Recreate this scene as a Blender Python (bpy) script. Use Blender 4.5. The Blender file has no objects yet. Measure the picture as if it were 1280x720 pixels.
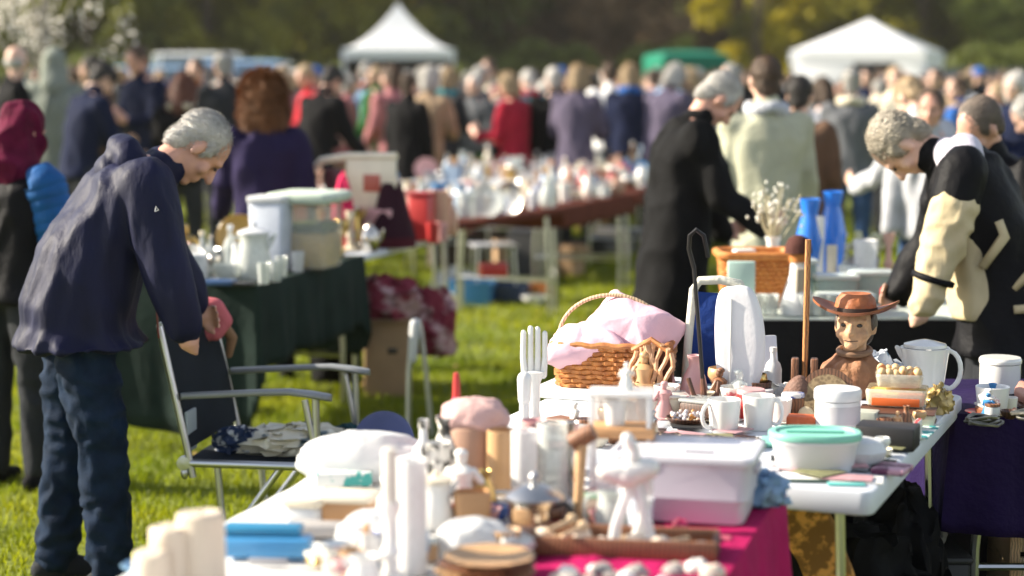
import bpy, math, random
import numpy as np
from math import sin, cos, pi, radians as R
from mathutils import Vector, Matrix, noise
V = Vector
random.seed(7)
SC = bpy.context.scene
COL = SC.collection
LENS = 65.0
FPX = LENS / 36 * 1280
CZ = 1.6
TH = math.atan(260 / FPX)

# ------------------------------------------------------------------ layout helpers (metres; camera stands at 0,0,1.6 looking +Y)
def ray(px, py):
    r, u = (px - 640) / FPX, (360 - py) / FPX
    return V((r, cos(TH) + u * sin(TH), -sin(TH) + u * cos(TH)))
def at(px, py, h=0.0):
    d = ray(px, py); t = (h - CZ) / d.z
    return V((d.x * t, d.y * t, h))
def atY(px, py, Y):
    d = ray(px, py); t = Y / d.y
    return V((d.x * t, Y, CZ + d.z * t))
def proj(p):
    x, y, z = p[0], p[1], p[2] - CZ
    f = y * cos(TH) - z * sin(TH); u = y * sin(TH) + z * cos(TH)
    return 640 + FPX * x / f, 360 - FPX * u / f
def gz(y):
    return max(0.0, y - 14) * 0.002

# ------------------------------------------------------------------ materials
MATS = {}
def new_mat(name):
    m = bpy.data.materials.new(name); m.use_nodes = True
    nt = m.node_tree
    return m, nt, nt.nodes['Principled BSDF'], nt.nodes['Material Output']
def mat(name, rgb=(.5, .5, .5), rough=.5, metal=0.0, var=.12, nscale=9.0, bump=0.0, bscale=60.0, transl=0.0, glass=0.0, spec=.5, rgb2=None, kind='noise', stretch=(1, 1, 1), sharp=None, coat=0.0, sheen=0.0):
    if name in MATS: return MATS[name]
    m, nt, b, out = new_mat(name); MATS[name] = m
    N = nt.nodes; L = nt.links
    b.inputs['Roughness'].default_value = rough; b.inputs['Metallic'].default_value = metal
    b.inputs['Specular IOR Level'].default_value = spec
    b.inputs['Coat Weight'].default_value = coat
    if sheen: b.inputs['Sheen Weight'].default_value = sheen; b.inputs['Sheen Roughness'].default_value = .35
    if glass: b.inputs['Transmission Weight'].default_value = glass; b.inputs['IOR'].default_value = 1.3
    tc = N.new('ShaderNodeTexCoord'); mp = N.new('ShaderNodeMapping'); mp.inputs['Scale'].default_value = stretch
    L.new(tc.outputs['Object'], mp.inputs['Vector'])
    if kind == 'noise':
        t = N.new('ShaderNodeTexNoise'); t.inputs['Scale'].default_value = nscale; t.inputs['Detail'].default_value = 5
        L.new(mp.outputs[0], t.inputs['Vector']); fac = t.outputs['Fac']
    elif kind == 'wave':
        t = N.new('ShaderNodeTexWave'); t.inputs['Scale'].default_value = nscale; t.inputs['Distortion'].default_value = 5; t.inputs['Detail'].default_value = 3
        t.bands_direction = 'X'
        L.new(mp.outputs[0], t.inputs['Vector']); fac = t.outputs['Fac']
    elif kind == 'cell':
        t = N.new('ShaderNodeTexVoronoi'); t.inputs['Scale'].default_value = nscale
        L.new(mp.outputs[0], t.inputs['Vector']); fac = t.outputs['Distance']
    r = N.new('ShaderNodeValToRGB')
    lo, hi = sharp if sharp else (.3, .7)
    r.color_ramp.elements[0].position = lo; r.color_ramp.elements[1].position = hi
    c2 = rgb2 if rgb2 else tuple(min(1, c * (1 + var)) for c in rgb)
    c1 = rgb if rgb2 else tuple(c * (1 - var) for c in rgb)
    r.color_ramp.elements[0].color = (*c1, 1); r.color_ramp.elements[1].color = (*c2, 1)
    L.new(fac, r.inputs[0]); L.new(r.outputs[0], b.inputs['Base Color'])
    if bump:
        n2 = N.new('ShaderNodeTexNoise'); n2.inputs['Scale'].default_value = bscale; n2.inputs['Detail'].default_value = 4
        L.new(mp.outputs[0], n2.inputs['Vector'])
        bp = N.new('ShaderNodeBump'); bp.inputs['Strength'].default_value = bump; bp.inputs['Distance'].default_value = .02
        L.new(n2.outputs['Fac'], bp.inputs['Height']); L.new(bp.outputs[0], b.inputs['Normal'])
    if transl:
        tr = N.new('ShaderNodeBsdfTranslucent'); L.new(r.outputs[0], tr.inputs['Color'])
        mx = N.new('ShaderNodeMixShader'); mx.inputs[0].default_value = transl
        L.new(b.outputs[0], mx.inputs[1]); L.new(tr.outputs[0], mx.inputs[2]); L.new(mx.outputs[0], out.inputs['Surface'])
    return m
def cloth(name, rgb, **k):
    k.setdefault('rough', .85); k.setdefault('bump', .25); k.setdefault('bscale', 40); k.setdefault('spec', .12)
    return mat(name, rgb, **k)
def wood(name, rgb, **k):
    k.setdefault('rough', .5); k.setdefault('var', .35); k.setdefault('bump', .1)
    return mat(name, rgb, kind='wave', nscale=6, stretch=(6, 1, 6), **k)
def clear(name, rgb, op=.45, rough=.12):
    """thin clear plastic or glass: part see-through, part glossy surface"""
    if name in MATS: return MATS[name]
    m, nt, b, out = new_mat(name); MATS[name] = m
    b.inputs['Base Color'].default_value = (*rgb, 1); b.inputs['Roughness'].default_value = rough
    t = nt.nodes.new('ShaderNodeBsdfTransparent'); t.inputs[0].default_value = (*[.6 + .4 * c for c in rgb], 1)
    mx = nt.nodes.new('ShaderNodeMixShader')
    n = nt.nodes.new('ShaderNodeTexNoise'); n.inputs['Scale'].default_value = 12
    mr = nt.nodes.new('ShaderNodeMapRange'); mr.inputs['To Min'].default_value = op - .12; mr.inputs['To Max'].default_value = op + .12
    nt.links.new(n.outputs['Fac'], mr.inputs['Value']); nt.links.new(mr.outputs[0], mx.inputs[0])
    nt.links.new(t.outputs[0], mx.inputs[1]); nt.links.new(b.outputs[0], mx.inputs[2]); nt.links.new(mx.outputs[0], out.inputs['Surface'])
    return m

# ------------------------------------------------------------------ mesh collector
def rr(w, d, r, n=4):
    r = max(1e-4, min(r, w / 2 - 1e-4, d / 2 - 1e-4)); P = []
    for cx, cy, a0 in ((w/2-r, d/2-r, 0), (-w/2+r, d/2-r, 90), (-w/2+r, -d/2+r, 180), (w/2-r, -d/2+r, 270)):
        for i in range(n + 1):
            a = R(a0 + 90 * i / n); P.append((cx + r * cos(a), cy + r * sin(a)))
    return P
def ering(c, rx, ry, n=20, ax=V((1, 0, 0)), ay=V((0, 1, 0)), pw=1.0):
    o = []
    for i in range(n):
        a = 2 * pi * i / n; ca, sa = cos(a), sin(a)
        ca = math.copysign(abs(ca) ** pw, ca); sa = math.copysign(abs(sa) ** pw, sa)
        o.append(V(c) + ax * (rx * ca) + ay * (ry * sa))
    return o
class M:
    def __init__(s): s.v = []; s.f = []
    def add(s, vs, fs):
        b = len(s.v); s.v += [tuple(v) for v in vs]; s.f += [tuple(i + b for i in f) for f in fs]; return s
    def loft(s, rings, cap0=True, cap1=True, loop=False):
        n = len(rings[0]); vs = [p for r in rings for p in r]; fs = []
        k = len(rings)
        for j in range(k if loop else k - 1):
            for i in range(n):
                a, b = j * n + i, j * n + (i + 1) % n; c, d = ((j + 1) % k) * n + (i + 1) % n, ((j + 1) % k) * n + i
                fs.append((a, b, c, d))
        if not loop:
            if cap0: fs.append(tuple(range(n - 1, -1, -1)))
            if cap1: fs.append(tuple((k - 1) * n + i for i in range(n)))
        return s.add(vs, fs)
    def box(s, c, d, r=.004, rot=None, cr=None):
        """box with rounded edges; c = centre, d = size"""
        w, l, h = d; r = min(r, w * .45, l * .45, h * .45); cr = r if cr is None else cr
        rings = []
        for z, ins in ((-h/2, r), (-h/2 + r*.3, r*.3), (-h/2 + r, 0), (h/2 - r, 0), (h/2 - r*.3, r*.3), (h/2, r)):
            rings.append([V((x, y, z)) for x, y in rr(w - 2*ins, l - 2*ins, max(cr - ins*.5, 1e-3), 3)])
        m = rot if rot is not None else Matrix.Identity(3)
        return s.loft([[m @ p + V(c) for p in q] for q in rings])
    def tub(s, w, d, h, r=.02, t=.003, taper=.9, z0=0, lip=0.0, c=(0, 0)):
        def ring(k, z, o): return [V((c[0] + x, c[1] + y, z)) for x, y in rr(w*k + 2*o, d*k + 2*o, r, 4)]
        rg = [ring(taper, z0, -.004), ring(taper, z0 + .004, 0), ring(1, z0 + h - .006, 0)]
        if lip: rg += [ring(1, z0 + h - .006, lip), ring(1, z0 + h, lip)]
        rg += [ring(1, z0 + h, -t), ring(taper, z0 + t + .003, -t)]
        return s.loft(rg)
    def lathe(s, prof, n=24, c=(0, 0, 0), pw=1.0, rot=None):
        m = rot if rot is not None else Matrix.Identity(3)
        return s.loft([[m @ p + V(c) for p in ering((0, 0, z), max(r, 1e-4), max(r, 1e-4), n)] for r, z in prof])
    def tube(s, pts, r, n=8, loop=False):
        pts = [V(p) for p in pts]; k = len(pts)
        rs = r if isinstance(r, (list, tuple)) else [r] * k
        rings = []; up = None
        for i, p in enumerate(pts):
            a = pts[i - 1] if (i or loop) else p; b = pts[(i + 1) % k] if (i < k - 1 or loop) else p
            t = (b - a).normalized()
            if up is None:
                up = t.orthogonal().normalized()
            else:
                up = (up - t * up.dot(t))
                up = up.normalized() if up.length > 1e-6 else t.orthogonal().normalized()
            rings.append(ering(p, rs[i], rs[i], n, up, t.cross(up)))
        return s.loft(rings, loop=loop)
    def ell(s, c, r, n=20, m=12, rot=None):
        rm = rot if rot is not None else Matrix.Identity(3); rings = []
        for j in range(m + 1):
            a = -pi/2 + pi * j / m; k = max(cos(a), .02)
            rings.append([rm @ V((r[0]*k*cos(2*pi*i/n), r[1]*k*sin(2*pi*i/n), r[2]*sin(a))) + V(c) for i in range(n)])
        return s.loft(rings)
    def cap(s, a, b, ra, rb, n=14):
        """tapered capsule"""
        a, b = V(a), V(b); t = (b - a); L = t.length
        t = t / L if L > 1e-6 else V((0, 0, 1))
        u = t.orthogonal().normalized(); w = t.cross(u); rings = []
        for q in (-88, -60, -30, 0): rings.append(ering(a + t * (ra * sin(R(q))), ra * cos(R(q)), ra * cos(R(q)), n, u, w))
        for q in (0, 30, 60, 88): rings.append(ering(b + t * (rb * sin(R(q))), rb * cos(R(q)), rb * cos(R(q)), n, u, w))
        return s.loft(rings)
    def chain(s, pts, rs, n=14):
        for i in range(len(pts) - 1): s.cap(pts[i], pts[i+1], rs[i], rs[i+1], n)
        return s
    def xf(s, m):
        s.v = [tuple(m @ V(v)) for v in s.v]; return s
    def warp(s, amp, freq, seed=0, ridged=False, axis=None, keep=None):
        """push every point by smooth noise (creases and dents that are in the shape itself)"""
        o = V((seed * 13.7, seed * 7.1, seed * 3.3)); out = []
        for v in s.v:
            p = V(v) * freq + o
            if ridged:
                k = noise.noise_vector(p) * amp + noise.noise_vector(p * 2.3) * amp * .5
                q = 1 - abs(noise.noise(p * 1.3)) * 2; k += k.normalized() * q * amp * .5 if k.length else V()
            else: k = noise.noise_vector(p) * amp
            if keep: k *= keep(V(v))
            out.append(tuple(V(v) + k))
        s.v = out; return s
def to_mesh(name, m, smooth=True, ang=None):
    me = bpy.data.meshes.new(name); me.from_pydata(m.v, [], m.f); me.update()
    if smooth: me.polygons.foreach_set('use_smooth', [True] * len(me.polygons))
    if smooth and ang:
        me.set_sharp_from_angle(angle=R(ang))
    return me
def link(name, me, m=None, parent=None, slot_obj=False):
    o = bpy.data.objects.new(name, me); COL.objects.link(o)
    if parent is not None: o.parent = parent
    if m is not None:
        if not me.materials: me.materials.append(m)
        if slot_obj or me.materials[0] != m:
            o.material_slots[0].link = 'OBJECT'; o.material_slots[0].material = m
    return o
def part(parent, name, m, mt, label=None, ang=40, subsurf=0, solid=0):
    o = link(name, to_mesh(name, m, ang=ang), mt, parent)
    if label: o['label'] = label
    if solid:
        k = o.modifiers.new('thick', 'SOLIDIFY'); k.thickness = solid; k.offset = 0
    if subsurf:
        k = o.modifiers.new('sub', 'SUBSURF'); k.levels = k.render_levels = subsurf
    return o
THINGS = []
def tag(o, label, cat, group=None, kind=None):
    o['label'] = label; o['category'] = cat
    if group: o['group'] = group
    if kind: o['kind'] = kind
    THINGS.append(o); return o
def thing(name, label, cat, loc=(0, 0, 0), rz=0.0, group=None, scale=1.0):
    o = bpy.data.objects.new(name, None); COL.objects.link(o); o.empty_display_size = .05
    o.location = loc; o.rotation_euler = (0, 0, rz); o.scale = (scale,) * 3
    return tag(o, label, cat, group)
def solo(name, m, mt, label, cat, loc=(0, 0, 0), rz=0.0, group=None, ang=40, solid=0, subsurf=0, scale=1.0, rot=None):
    o = part(None, name, m, mt, ang=ang, solid=solid, subsurf=subsurf)
    o.location = loc; o.rotation_euler = rot if rot else (0, 0, rz); o.scale = (scale,) * 3
    return tag(o, label, cat, group)
def structure(name, m, mt, **k):
    o = part(None, name, m, mt, **k); o['kind'] = 'structure'; return o
def fused(name, m, voxel=.012, smooth=4, wr=0.0, wf=9.0, seed=1, wstretch=(1, 1, .55)):
    """grow one closed skin over everything collected in m (voxel remesh), relax it and crease it"""
    me = to_mesh(name + '_raw', m); o = bpy.data.objects.new('raw', me); COL.objects.link(o)
    k = o.modifiers.new('r', 'REMESH'); k.mode = 'VOXEL'; k.voxel_size = voxel; k.use_smooth_shade = True
    if smooth:
        k = o.modifiers.new('s', 'SMOOTH'); k.factor = .5; k.iterations = smooth
    dg = bpy.context.evaluated_depsgraph_get()
    out = bpy.data.meshes.new_from_object(o.evaluated_get(dg), depsgraph=dg)
    out.name = name
    bpy.data.objects.remove(o); bpy.data.meshes.remove(me)
    if wr:
        n = len(out.vertices); co = np.empty(n*3, 'f'); nr = np.empty(n*3, 'f')
        out.vertices.foreach_get('co', co); out.vertices.foreach_get('normal', nr)
        co = co.reshape(-1, 3); nr = nr.reshape(-1, 3); s = V((seed*3.1, seed*5.7, seed*1.9)); d = np.empty(n, 'f')
        for i in range(n):
            p = V((co[i][0]*wstretch[0], co[i][1]*wstretch[1], co[i][2]*wstretch[2])) * wf + s
            q = V(noise.noise_vector(p * .5)) * .8
            a = noise.noise(p + q)
            d[i] = (1 - abs(a) * 2.2) * .6 + noise.noise(p * 2.1 + q) * .4 - .3
        co += nr * (d * wr)[:, None]
        out.vertices.foreach_set('co', co.ravel()); out.update()
    out.polygons.foreach_set('use_smooth', [True] * len(out.polygons))
    return out
# ------------------------------------------------------------------ people
def up_dir(a): return V((0, sin(a), cos(a)))
def skeleton(p):
    J = {}
    g = lambda k, d: p.get(k, d)
    lean = R(g('lean', 2))
    J['a'] = (lean * .55, lean * .95, lean * 1.15)
    pel = V((0, 0, 0)); w = pel + up_dir(J['a'][0]) * .17; c = w + up_dir(J['a'][1]) * .20; n = c + up_dir(J['a'][2]) * .155
    J.update(pel=pel, waist=w, chest=c, neck=n)
    an = lean + R(g('neck', 12)); n2 = n + up_dir(an) * .085; J['nk2'] = n2
    ah = an + R(g('head', 0)) ; yaw = R(g('yaw', 0))
    hc = n2 + up_dir(an + (ah - an) * .4) * .105
    rot = Matrix.Rotation(-(ah - R(12)), 3, 'X') @ Matrix.Rotation(yaw, 3, 'Z') @ Matrix.Rotation(R(g('tilt', 0)), 3, 'Y')
    J['head'] = hc; J['hrot'] = rot
    for s, k in ((-1, 'L'), (1, 'R')):
        f, ab, el, ab2 = [R(q) for q in g('arm' + k, (3, 8, 12, 4))]
        sh = c + up_dir(J['a'][2]) * .105 + V((s * .175, 0, 0))
        d1 = V((s * sin(ab), cos(ab) * sin(f), -cos(ab) * cos(f))); f2 = f + el
        d2 = V((s * sin(ab2), cos(ab2) * sin(f2), -cos(ab2) * cos(f2)))
        e = sh + d1 * .285; wr = e + d2 * .25
        J['sh' + k], J['el' + k], J['wr' + k], J['hd' + k] = sh, e, wr, d2
        hip, kn = [R(q) for q in g('leg' + k, (2, 4))]
        h = pel + V((s * .09, 0, -.03)); sp = R(g('spread', 3))
        t1 = V((s * sin(sp), cos(sp) * sin(hip), -cos(sp) * cos(hip))); t2 = V((s * sin(sp) * .6, sin(hip - kn), -cos(hip - kn)))
        kk = h + t1 * .43; an_ = kk + t2 * .41
        J['hip' + k], J['kn' + k], J['an' + k] = h, kk, an_
    dz = .085 - min(J['anL'].z, J['anR'].z); dy = -(J['anL'].y + J['anR'].y) / 2 - .03
    for k, q in J.items():
        if isinstance(q, Vector): J[k] = q + V((0, dy, dz))
    return J
def hframe(J): return lambda x, y, z: J['hrot'] @ V((x, y, z)) + J['head']
def hand(m, J, k, curl=25, spread=1.0, s=1.0):
    sg = -1 if k == 'L' else 1
    d = J['hd' + k]; pn = V((-sg, 0, 0)); pn = (pn - d * pn.dot(d)).normalized(); wd = d.cross(pn).normalized()
    if wd.y < 0: wd = -wd
    w = J['wr' + k]; A = lambda a, b, c: w + (wd * a + pn * b + d * c) * s
    m.cap(A(0, 0, -.03), A(0, 0, .02), .026 * s, .026 * s)
    for q in (-.026, -.009, .009, .026): m.cap(A(q * .7, 0, .02), A(q * 1.05, .003, .085), .016 * s, .0125 * s, 8)
    for q, L in ((-.031, .055), (-.0105, .07), (.0105, .074), (.031, .064)):
        b = A(q * spread, .003, .088); pts = [b]; a = R(curl * .6)
        for seg in (.45, .32, .26):
            pts.append(pts[-1] + (d * cos(a) + pn * sin(a)) * (L * seg * s) + wd * (q * .12 * seg)); a += R(curl)
        m.chain(pts, [.0095 * s, .0088 * s, .0082 * s, .007 * s], 8)
    t0 = A(.02, .006, .02); t1 = A(.046, .016, .05); t2 = A(.055, .03, .078)
    m.chain([t0, t1, t2], [.015 * s, .0115 * s, .0085 * s], 8)
def body_shape(J, curl=25, hs=1.0):
    m = M(); H = hframe(J); q = J['hrot']
    m.ell(H(0, -.008, .022), (.075, .096, .093), rot=q); m.ell(H(0, .022, -.042), (.059, .069, .074), rot=q)
    m.ell(H(0, .064, -.098), (.026, .022, .02), rot=q); m.cap(H(0, .09, .008), H(0, .112, -.03), .009, .0145, 8)
    m.cap(H(-.034, .08, .027), H(.034, .08, .027), .0125, .0125, 8)
    m.cap(H(-.02, .085, -.06), H(.02, .085, -.06), .0085, .0085, 8); m.cap(H(-.017, .083, -.073), H(.017, .083, -.073), .009, .009, 8)
    for s in (-1, 1):
        m.ell(H(s * .079, -.008, -.012), (.011, .02, .034), 10, 8, rot=q); m.ell(H(s * .046, .058, -.03), (.024, .024, .025), 10, 8, rot=q)
    m.cap(J['neck'] - up_dir(J['a'][2]) * .04, H(0, -.018, -.06), .062, .055)
    sp = [J['pel'], J['waist'], J['chest'], J['neck']]
    for a, b, ra, rb in ((0, 1, .12, .105), (1, 2, .105, .12), (2, 3, .12, .07)):
        for x in (-.05, .05): m.cap(sp[a] + V((x, 0, 0)), sp[b] + V((x * (.6 if b == 3 else 1), 0, 0)), ra * .85, rb * .85)
    for k in 'LR':
        m.cap(J['neck'] - up_dir(J['a'][2]) * .07, J['sh' + k] - up_dir(J['a'][2]) * .012, .045, .045)
        m.chain([J['sh' + k], J['el' + k], J['wr' + k]], [.052, .041, .027])
        hand(m, J, k, curl, s=hs)
        m.chain([J['hip' + k], J['kn' + k], J['an' + k]], [.085, .056, .038])
        m.cap(J['an' + k] + V((0, -.02, -.045)), J['an' + k] + V((0, .10, -.058)), .03, .02)
    return m
def eye_shape(J, sides=(-1, 1)):
    m = M(); H = hframe(J)
    for s in sides: m.ell(H(s * .031, .0865, .006), (.0115, .006, .0065), 10, 8, rot=J['hrot'])
    return m
def jacket_shape(J, hem=.10, fat=1.0, sleeve=1.0, flare=1.0, collar=1, arms='LR', cut=.96, drop=None, boxy=1.0):
    m = M(); a0, a1, a2 = J['a']; X = V((1, 0, 0)); rings = []
    dn = drop if drop is not None else V((0, -.10, -1)).normalized()
    f = fat
    F = lambda a: V((0, cos(a), -sin(a)))
    seq = [(J['pel'] + dn * hem, .185 * flare, .15 * flare, 0), (J['pel'] + dn * hem * .5, .182 * (1 + flare) / 2, .145 * (1 + flare) / 2, a0 * .4), (J['pel'], .178 * boxy, .138 * boxy ** 1.6, a0 * .6),
           (J['waist'], .172 * boxy, .13 * boxy ** 1.3, a0), (J['chest'] - up_dir(a1) * .06, .19, .138, a1), (J['chest'] + up_dir(a2) * .03, .20, .138, a2), (J['chest'] + up_dir(a2) * .095, .185, .118, a2), (J['neck'] - up_dir(a2) * .02, .12, .095, a2), (J['neck'] + up_dir(a2) * .025, .082, .082, a2)]
    for c, rx, ry, a in seq: rings.append(ering(c, rx * f, ry * f, 28, X, F(a), .85))
    m.loft(rings)
    if collar: m.cap(J['neck'] - up_dir(a2) * .02, J['nk2'] - up_dir(a2) * .02, .074, .07)
    for k in arms:
        s, e, w = J['sh' + k], J['el' + k], J['wr' + k]; g = s * .82 + J['chest'] * .18
        m.chain([g, s, s * .5 + e * .5, e, e + (w - e) * cut * .5, e + (w - e) * cut], [.085 * f, .08 * sleeve, .074 * sleeve, .068 * sleeve, .06 * sleeve, .052 * sleeve])
    return m
def sleeve_shape(J, k, t0, t1, r0, r1):
    """a length of sleeve between arm parameters t0..t1 (0 shoulder, 1 elbow, 2 wrist)"""
    s, e, w = J['sh' + k], J['el' + k], J['wr' + k]
    P = lambda t: s + (e - s) * t if t <= 1 else e + (w - e) * (t - 1)
    n = 6; m = M()
    pts = [P(t0 + (t1 - t0) * i / n) for i in range(n + 1)]; m.chain(pts, [r0 + (r1 - r0) * i / n for i in range(n + 1)]); return m
def trouser_shape(J, wide=1.0, skirt=False):
    m = M(); m.ell(J['pel'] + V((0, -.005, .015)), (.163, .125, .13))
    for k in 'LR':
        h, kn, an = J['hip' + k], J['kn' + k], J['an' + k]
        m.chain([h, h * .5 + kn * .5, kn, kn * .5 + an * .5, an + V((0, 0, .01))], [.098, .088 * wide, .07 * wide, .068 * wide, .062 * wide])
    return m
def shoe_shape(J, sides='LR'):
    m = M()
    for k, s in (('L', -1), ('R', 1)):
        if k not in sides: continue
        a = J['an' + k]
        m.cap(a + V((0, -.045, -.045)), a + V((s * .015, .06, -.045)), .044, .046); m.cap(a + V((s * .015, .06, -.05)), a + V((s * .022, .15, -.055)), .045, .034); m.cap(a, a + V((0, .02, .03)), .05, .046)
    lo = min(J['anL'].z, J['anR'].z) - .085
    m.v = [(x, y, max(z, lo)) for x, y, z in m.v]
    return m
def hair_shape(J, style, seed=1):
    m = M(); H = hframe(J); q = J['hrot']; rnd = random.Random(seed)
    def cap_(k=1.0):
        m.ell(H(0, -.024, .036), (.080 * k, .096 * k, .087 * k), rot=q); m.ell(H(0, -.058, -.03), (.066 * k, .047 * k, .062 * k), rot=q)
        for s in (-1, 1): m.ell(H(s * .062, .012, .022), (.018, .03, .04), 10, 8, rot=q)
    if style == 'short': cap_(1.03)
    elif style == 'thin': cap_(.99)
    elif style == 'thick': cap_(1.09); m.ell(H(0, .03, .085), (.07, .05, .03), rot=q)
    elif style == 'bald':
        m.ell(H(0, -.05, -.012), (.079, .055, .06), rot=q)
    elif style == 'bob':
        cap_(1.1)
        for s in (-1, 1): m.cap(H(s * .075, -.02, .03), H(s * .078, -.015, -.1), .035, .028)
        m.cap(H(0, -.07, 0), H(0, -.07, -.1), .065, .055)
    elif style == 'long':
        cap_(1.1)
        for s in (-1, 1): m.cap(H(s * .07, -.03, .03), H(s * .085, -.03, -.19), .042, .036)
        m.cap(H(0, -.075, 0), H(0, -.08, -.2), .075, .062)
    elif style == 'curly':
        cap_(1.05)
        m.ell(H(0, -.035, -.01), (.098, .095, .135)); m.cap(H(-.05, -.05, -.1), H(.05, -.05, -.1), .085, .085)
        for i in range(240):
            d = V((rnd.gauss(0, 1), rnd.gauss(0, 1), rnd.gauss(0, 1))).normalized(); x, y, z = d.x * .106, d.y * .104 - .036, d.z * .142 - .015
            if y > .02 and z < .08: continue
            b = rnd.uniform(.016, .028); m.ell(H(x, y, z), (b, b, b), 8, 6)
        m.cap(H(0, -.05, 0), H(0, -.06, -.13), .09, .085)
    elif style == 'beanie':
        m.ell(H(0, -.012, .05), (.09, .108, .088), rot=q); m.lathe([(.089, -.02), (.097, -.012), (.1, .01), (.094, .022), (.085, .02)], 24, H(0, -.012, .03), rot=q)
    elif style == 'cap':
        m.ell(H(0, -.012, .045), (.085, .103, .082), rot=q); m.ell(H(0, .12, .045), (.065, .075, .008), rot=q)
    elif style == 'hood':
        m.ell(H(0, -.03, .015), (.105, .115, .13), rot=q); m.cap(H(0, -.05, -.06), J['neck'] + V((0, -.03, 0)), .105, .13)
        m.cap(H(-.08, .03, -.04), H(-.06, .02, -.13), .035, .04); m.cap(H(.08, .03, -.04), H(.06, .02, -.13), .035, .04)
    return m
def hood_down(J, k=1.0):
    """hood lying on the shoulders behind the neck"""
    m = M(); u = up_dir(J['a'][2]); b = J['neck'] - u * .035; F = V((0, u.z, -u.y)); pts = []; rs = []
    for i in range(13):
        a = R(-150 + 300 * i / 12) - pi / 2
        back = max(0, -sin(a)); pts.append(b + V((cos(a) * .10, 0, 0)) + F * (sin(a) * .095 - .01) + u * (.01 + .03 * back)); rs.append((.034 + .03 * back) * k)
    m.chain(pts, rs)
    m.ell(b - F * .095 - u * .06, (.10 * k, .045 * k, .09 * k)); return m
def strands(me, J, n=5200, L=.026, seed=1, lift=.35, wd=.0011):
    """add real short hairs to a hair cap, combed back and down from the crown"""
    rg = random.Random(seed); me.calc_loop_triangles(); tr = me.loop_triangles; vs = me.vertices
    ar = [t.area for t in tr]; pick = rg.choices(range(len(tr)), ar, k=n); H = hframe(J); cr = H(0, .03, .12); vv = []; ff = []
    for i in pick:
        t = tr[i]; a, b, c = [vs[k].co for k in t.vertices]; u, w_ = rg.random(), rg.random()
        if u + w_ > 1: u, w_ = 1 - u, 1 - w_
        p = a + (b - a) * u + (c - a) * w_; nn = V(t.normal); d = (p - cr); d = d - nn * d.dot(nn)
        d = d.normalized() if d.length > 1e-4 else nn.orthogonal(); d = (d + nn * lift * rg.uniform(.3, 1.5) + V((rg.gauss(0, .25), rg.gauss(0, .25), rg.gauss(0, .25)))).normalized()
        s = d.cross(nn).normalized() * wd * rg.uniform(.7, 1.4); l = L * rg.uniform(.5, 1.3); k = len(vv)
        q = p + d * l * .55 + nn * .002; e = p + d * l - nn * .004; p = p - nn * .002
        vv += [p - s, p + s, q + s * .8, q - s * .8, e]; ff += [(k, k + 1, k + 2, k + 3), (k + 3, k + 2, k + 4)]
    b0 = len(vs); m = M(); m.v = [tuple(v.co) for v in vs]; m.f = [tuple(p.vertices) for p in me.polygons]; m.add(vv, ff); return to_mesh('hair', m)
def quilt(pts, r, n=12, amp=.10, sub_=7):
    """padded sleeve: one skin with shallow stitched channels"""
    pts = [V(p) for p in pts]; S = [0]
    for a, b in zip(pts, pts[1:]): S.append(S[-1] + (b - a).length)
    P_, R_ = [], []; N = n * sub_
    for i in range(N + 1):
        t = S[-1] * i / N; j = min(len(pts) - 2, max(k for k in range(len(S)) if S[k] <= t + 1e-9)); f = (t - S[j]) / (S[j+1] - S[j]); P_.append(pts[j].lerp(pts[j+1], f)); e = min(1, (i + .5) / 5, (N - i + .5) / 5)
        rr_ = r[0] + (r[1] - r[0]) * i / N; R_.append(rr_ * (1 - amp + amp * abs(math.sin(pi * n * i / N)) ** .5) * (.35 + .65 * e ** .5))
    return M().tube(P_, R_, 28).warp(.008, 11, 4)
POSES = {
    'stand': dict(lean=3, neck=10, head=4),
    'hold': dict(lean=4, neck=14, head=16, armL=(14, 10, 70, -12), armR=(10, 12, 62, -16)),
    'look': dict(lean=14, neck=16, head=30, armL=(28, 8, 40, -4), armR=(20, 8, 30, 0), legL=(5, 8), legR=(-1, 4)),
    'bend': dict(lean=34, neck=10, head=28, armL=(40, 6, 22, 0), armR=(52, 10, 18, 0), legL=(10, 16), legR=(4, 10)),
    'walk': dict(lean=4, neck=10, head=2, armL=(22, 8, 24, 2), armR=(-18, 8, 16, 4), legL=(-16, 8), legR=(20, 12)),
    'turn': dict(lean=2, neck=8, head=2, yaw=48, armL=(4, 10, 40, -6), armR=(2, 8, 14, 0)),
}
PM = {}
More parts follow.
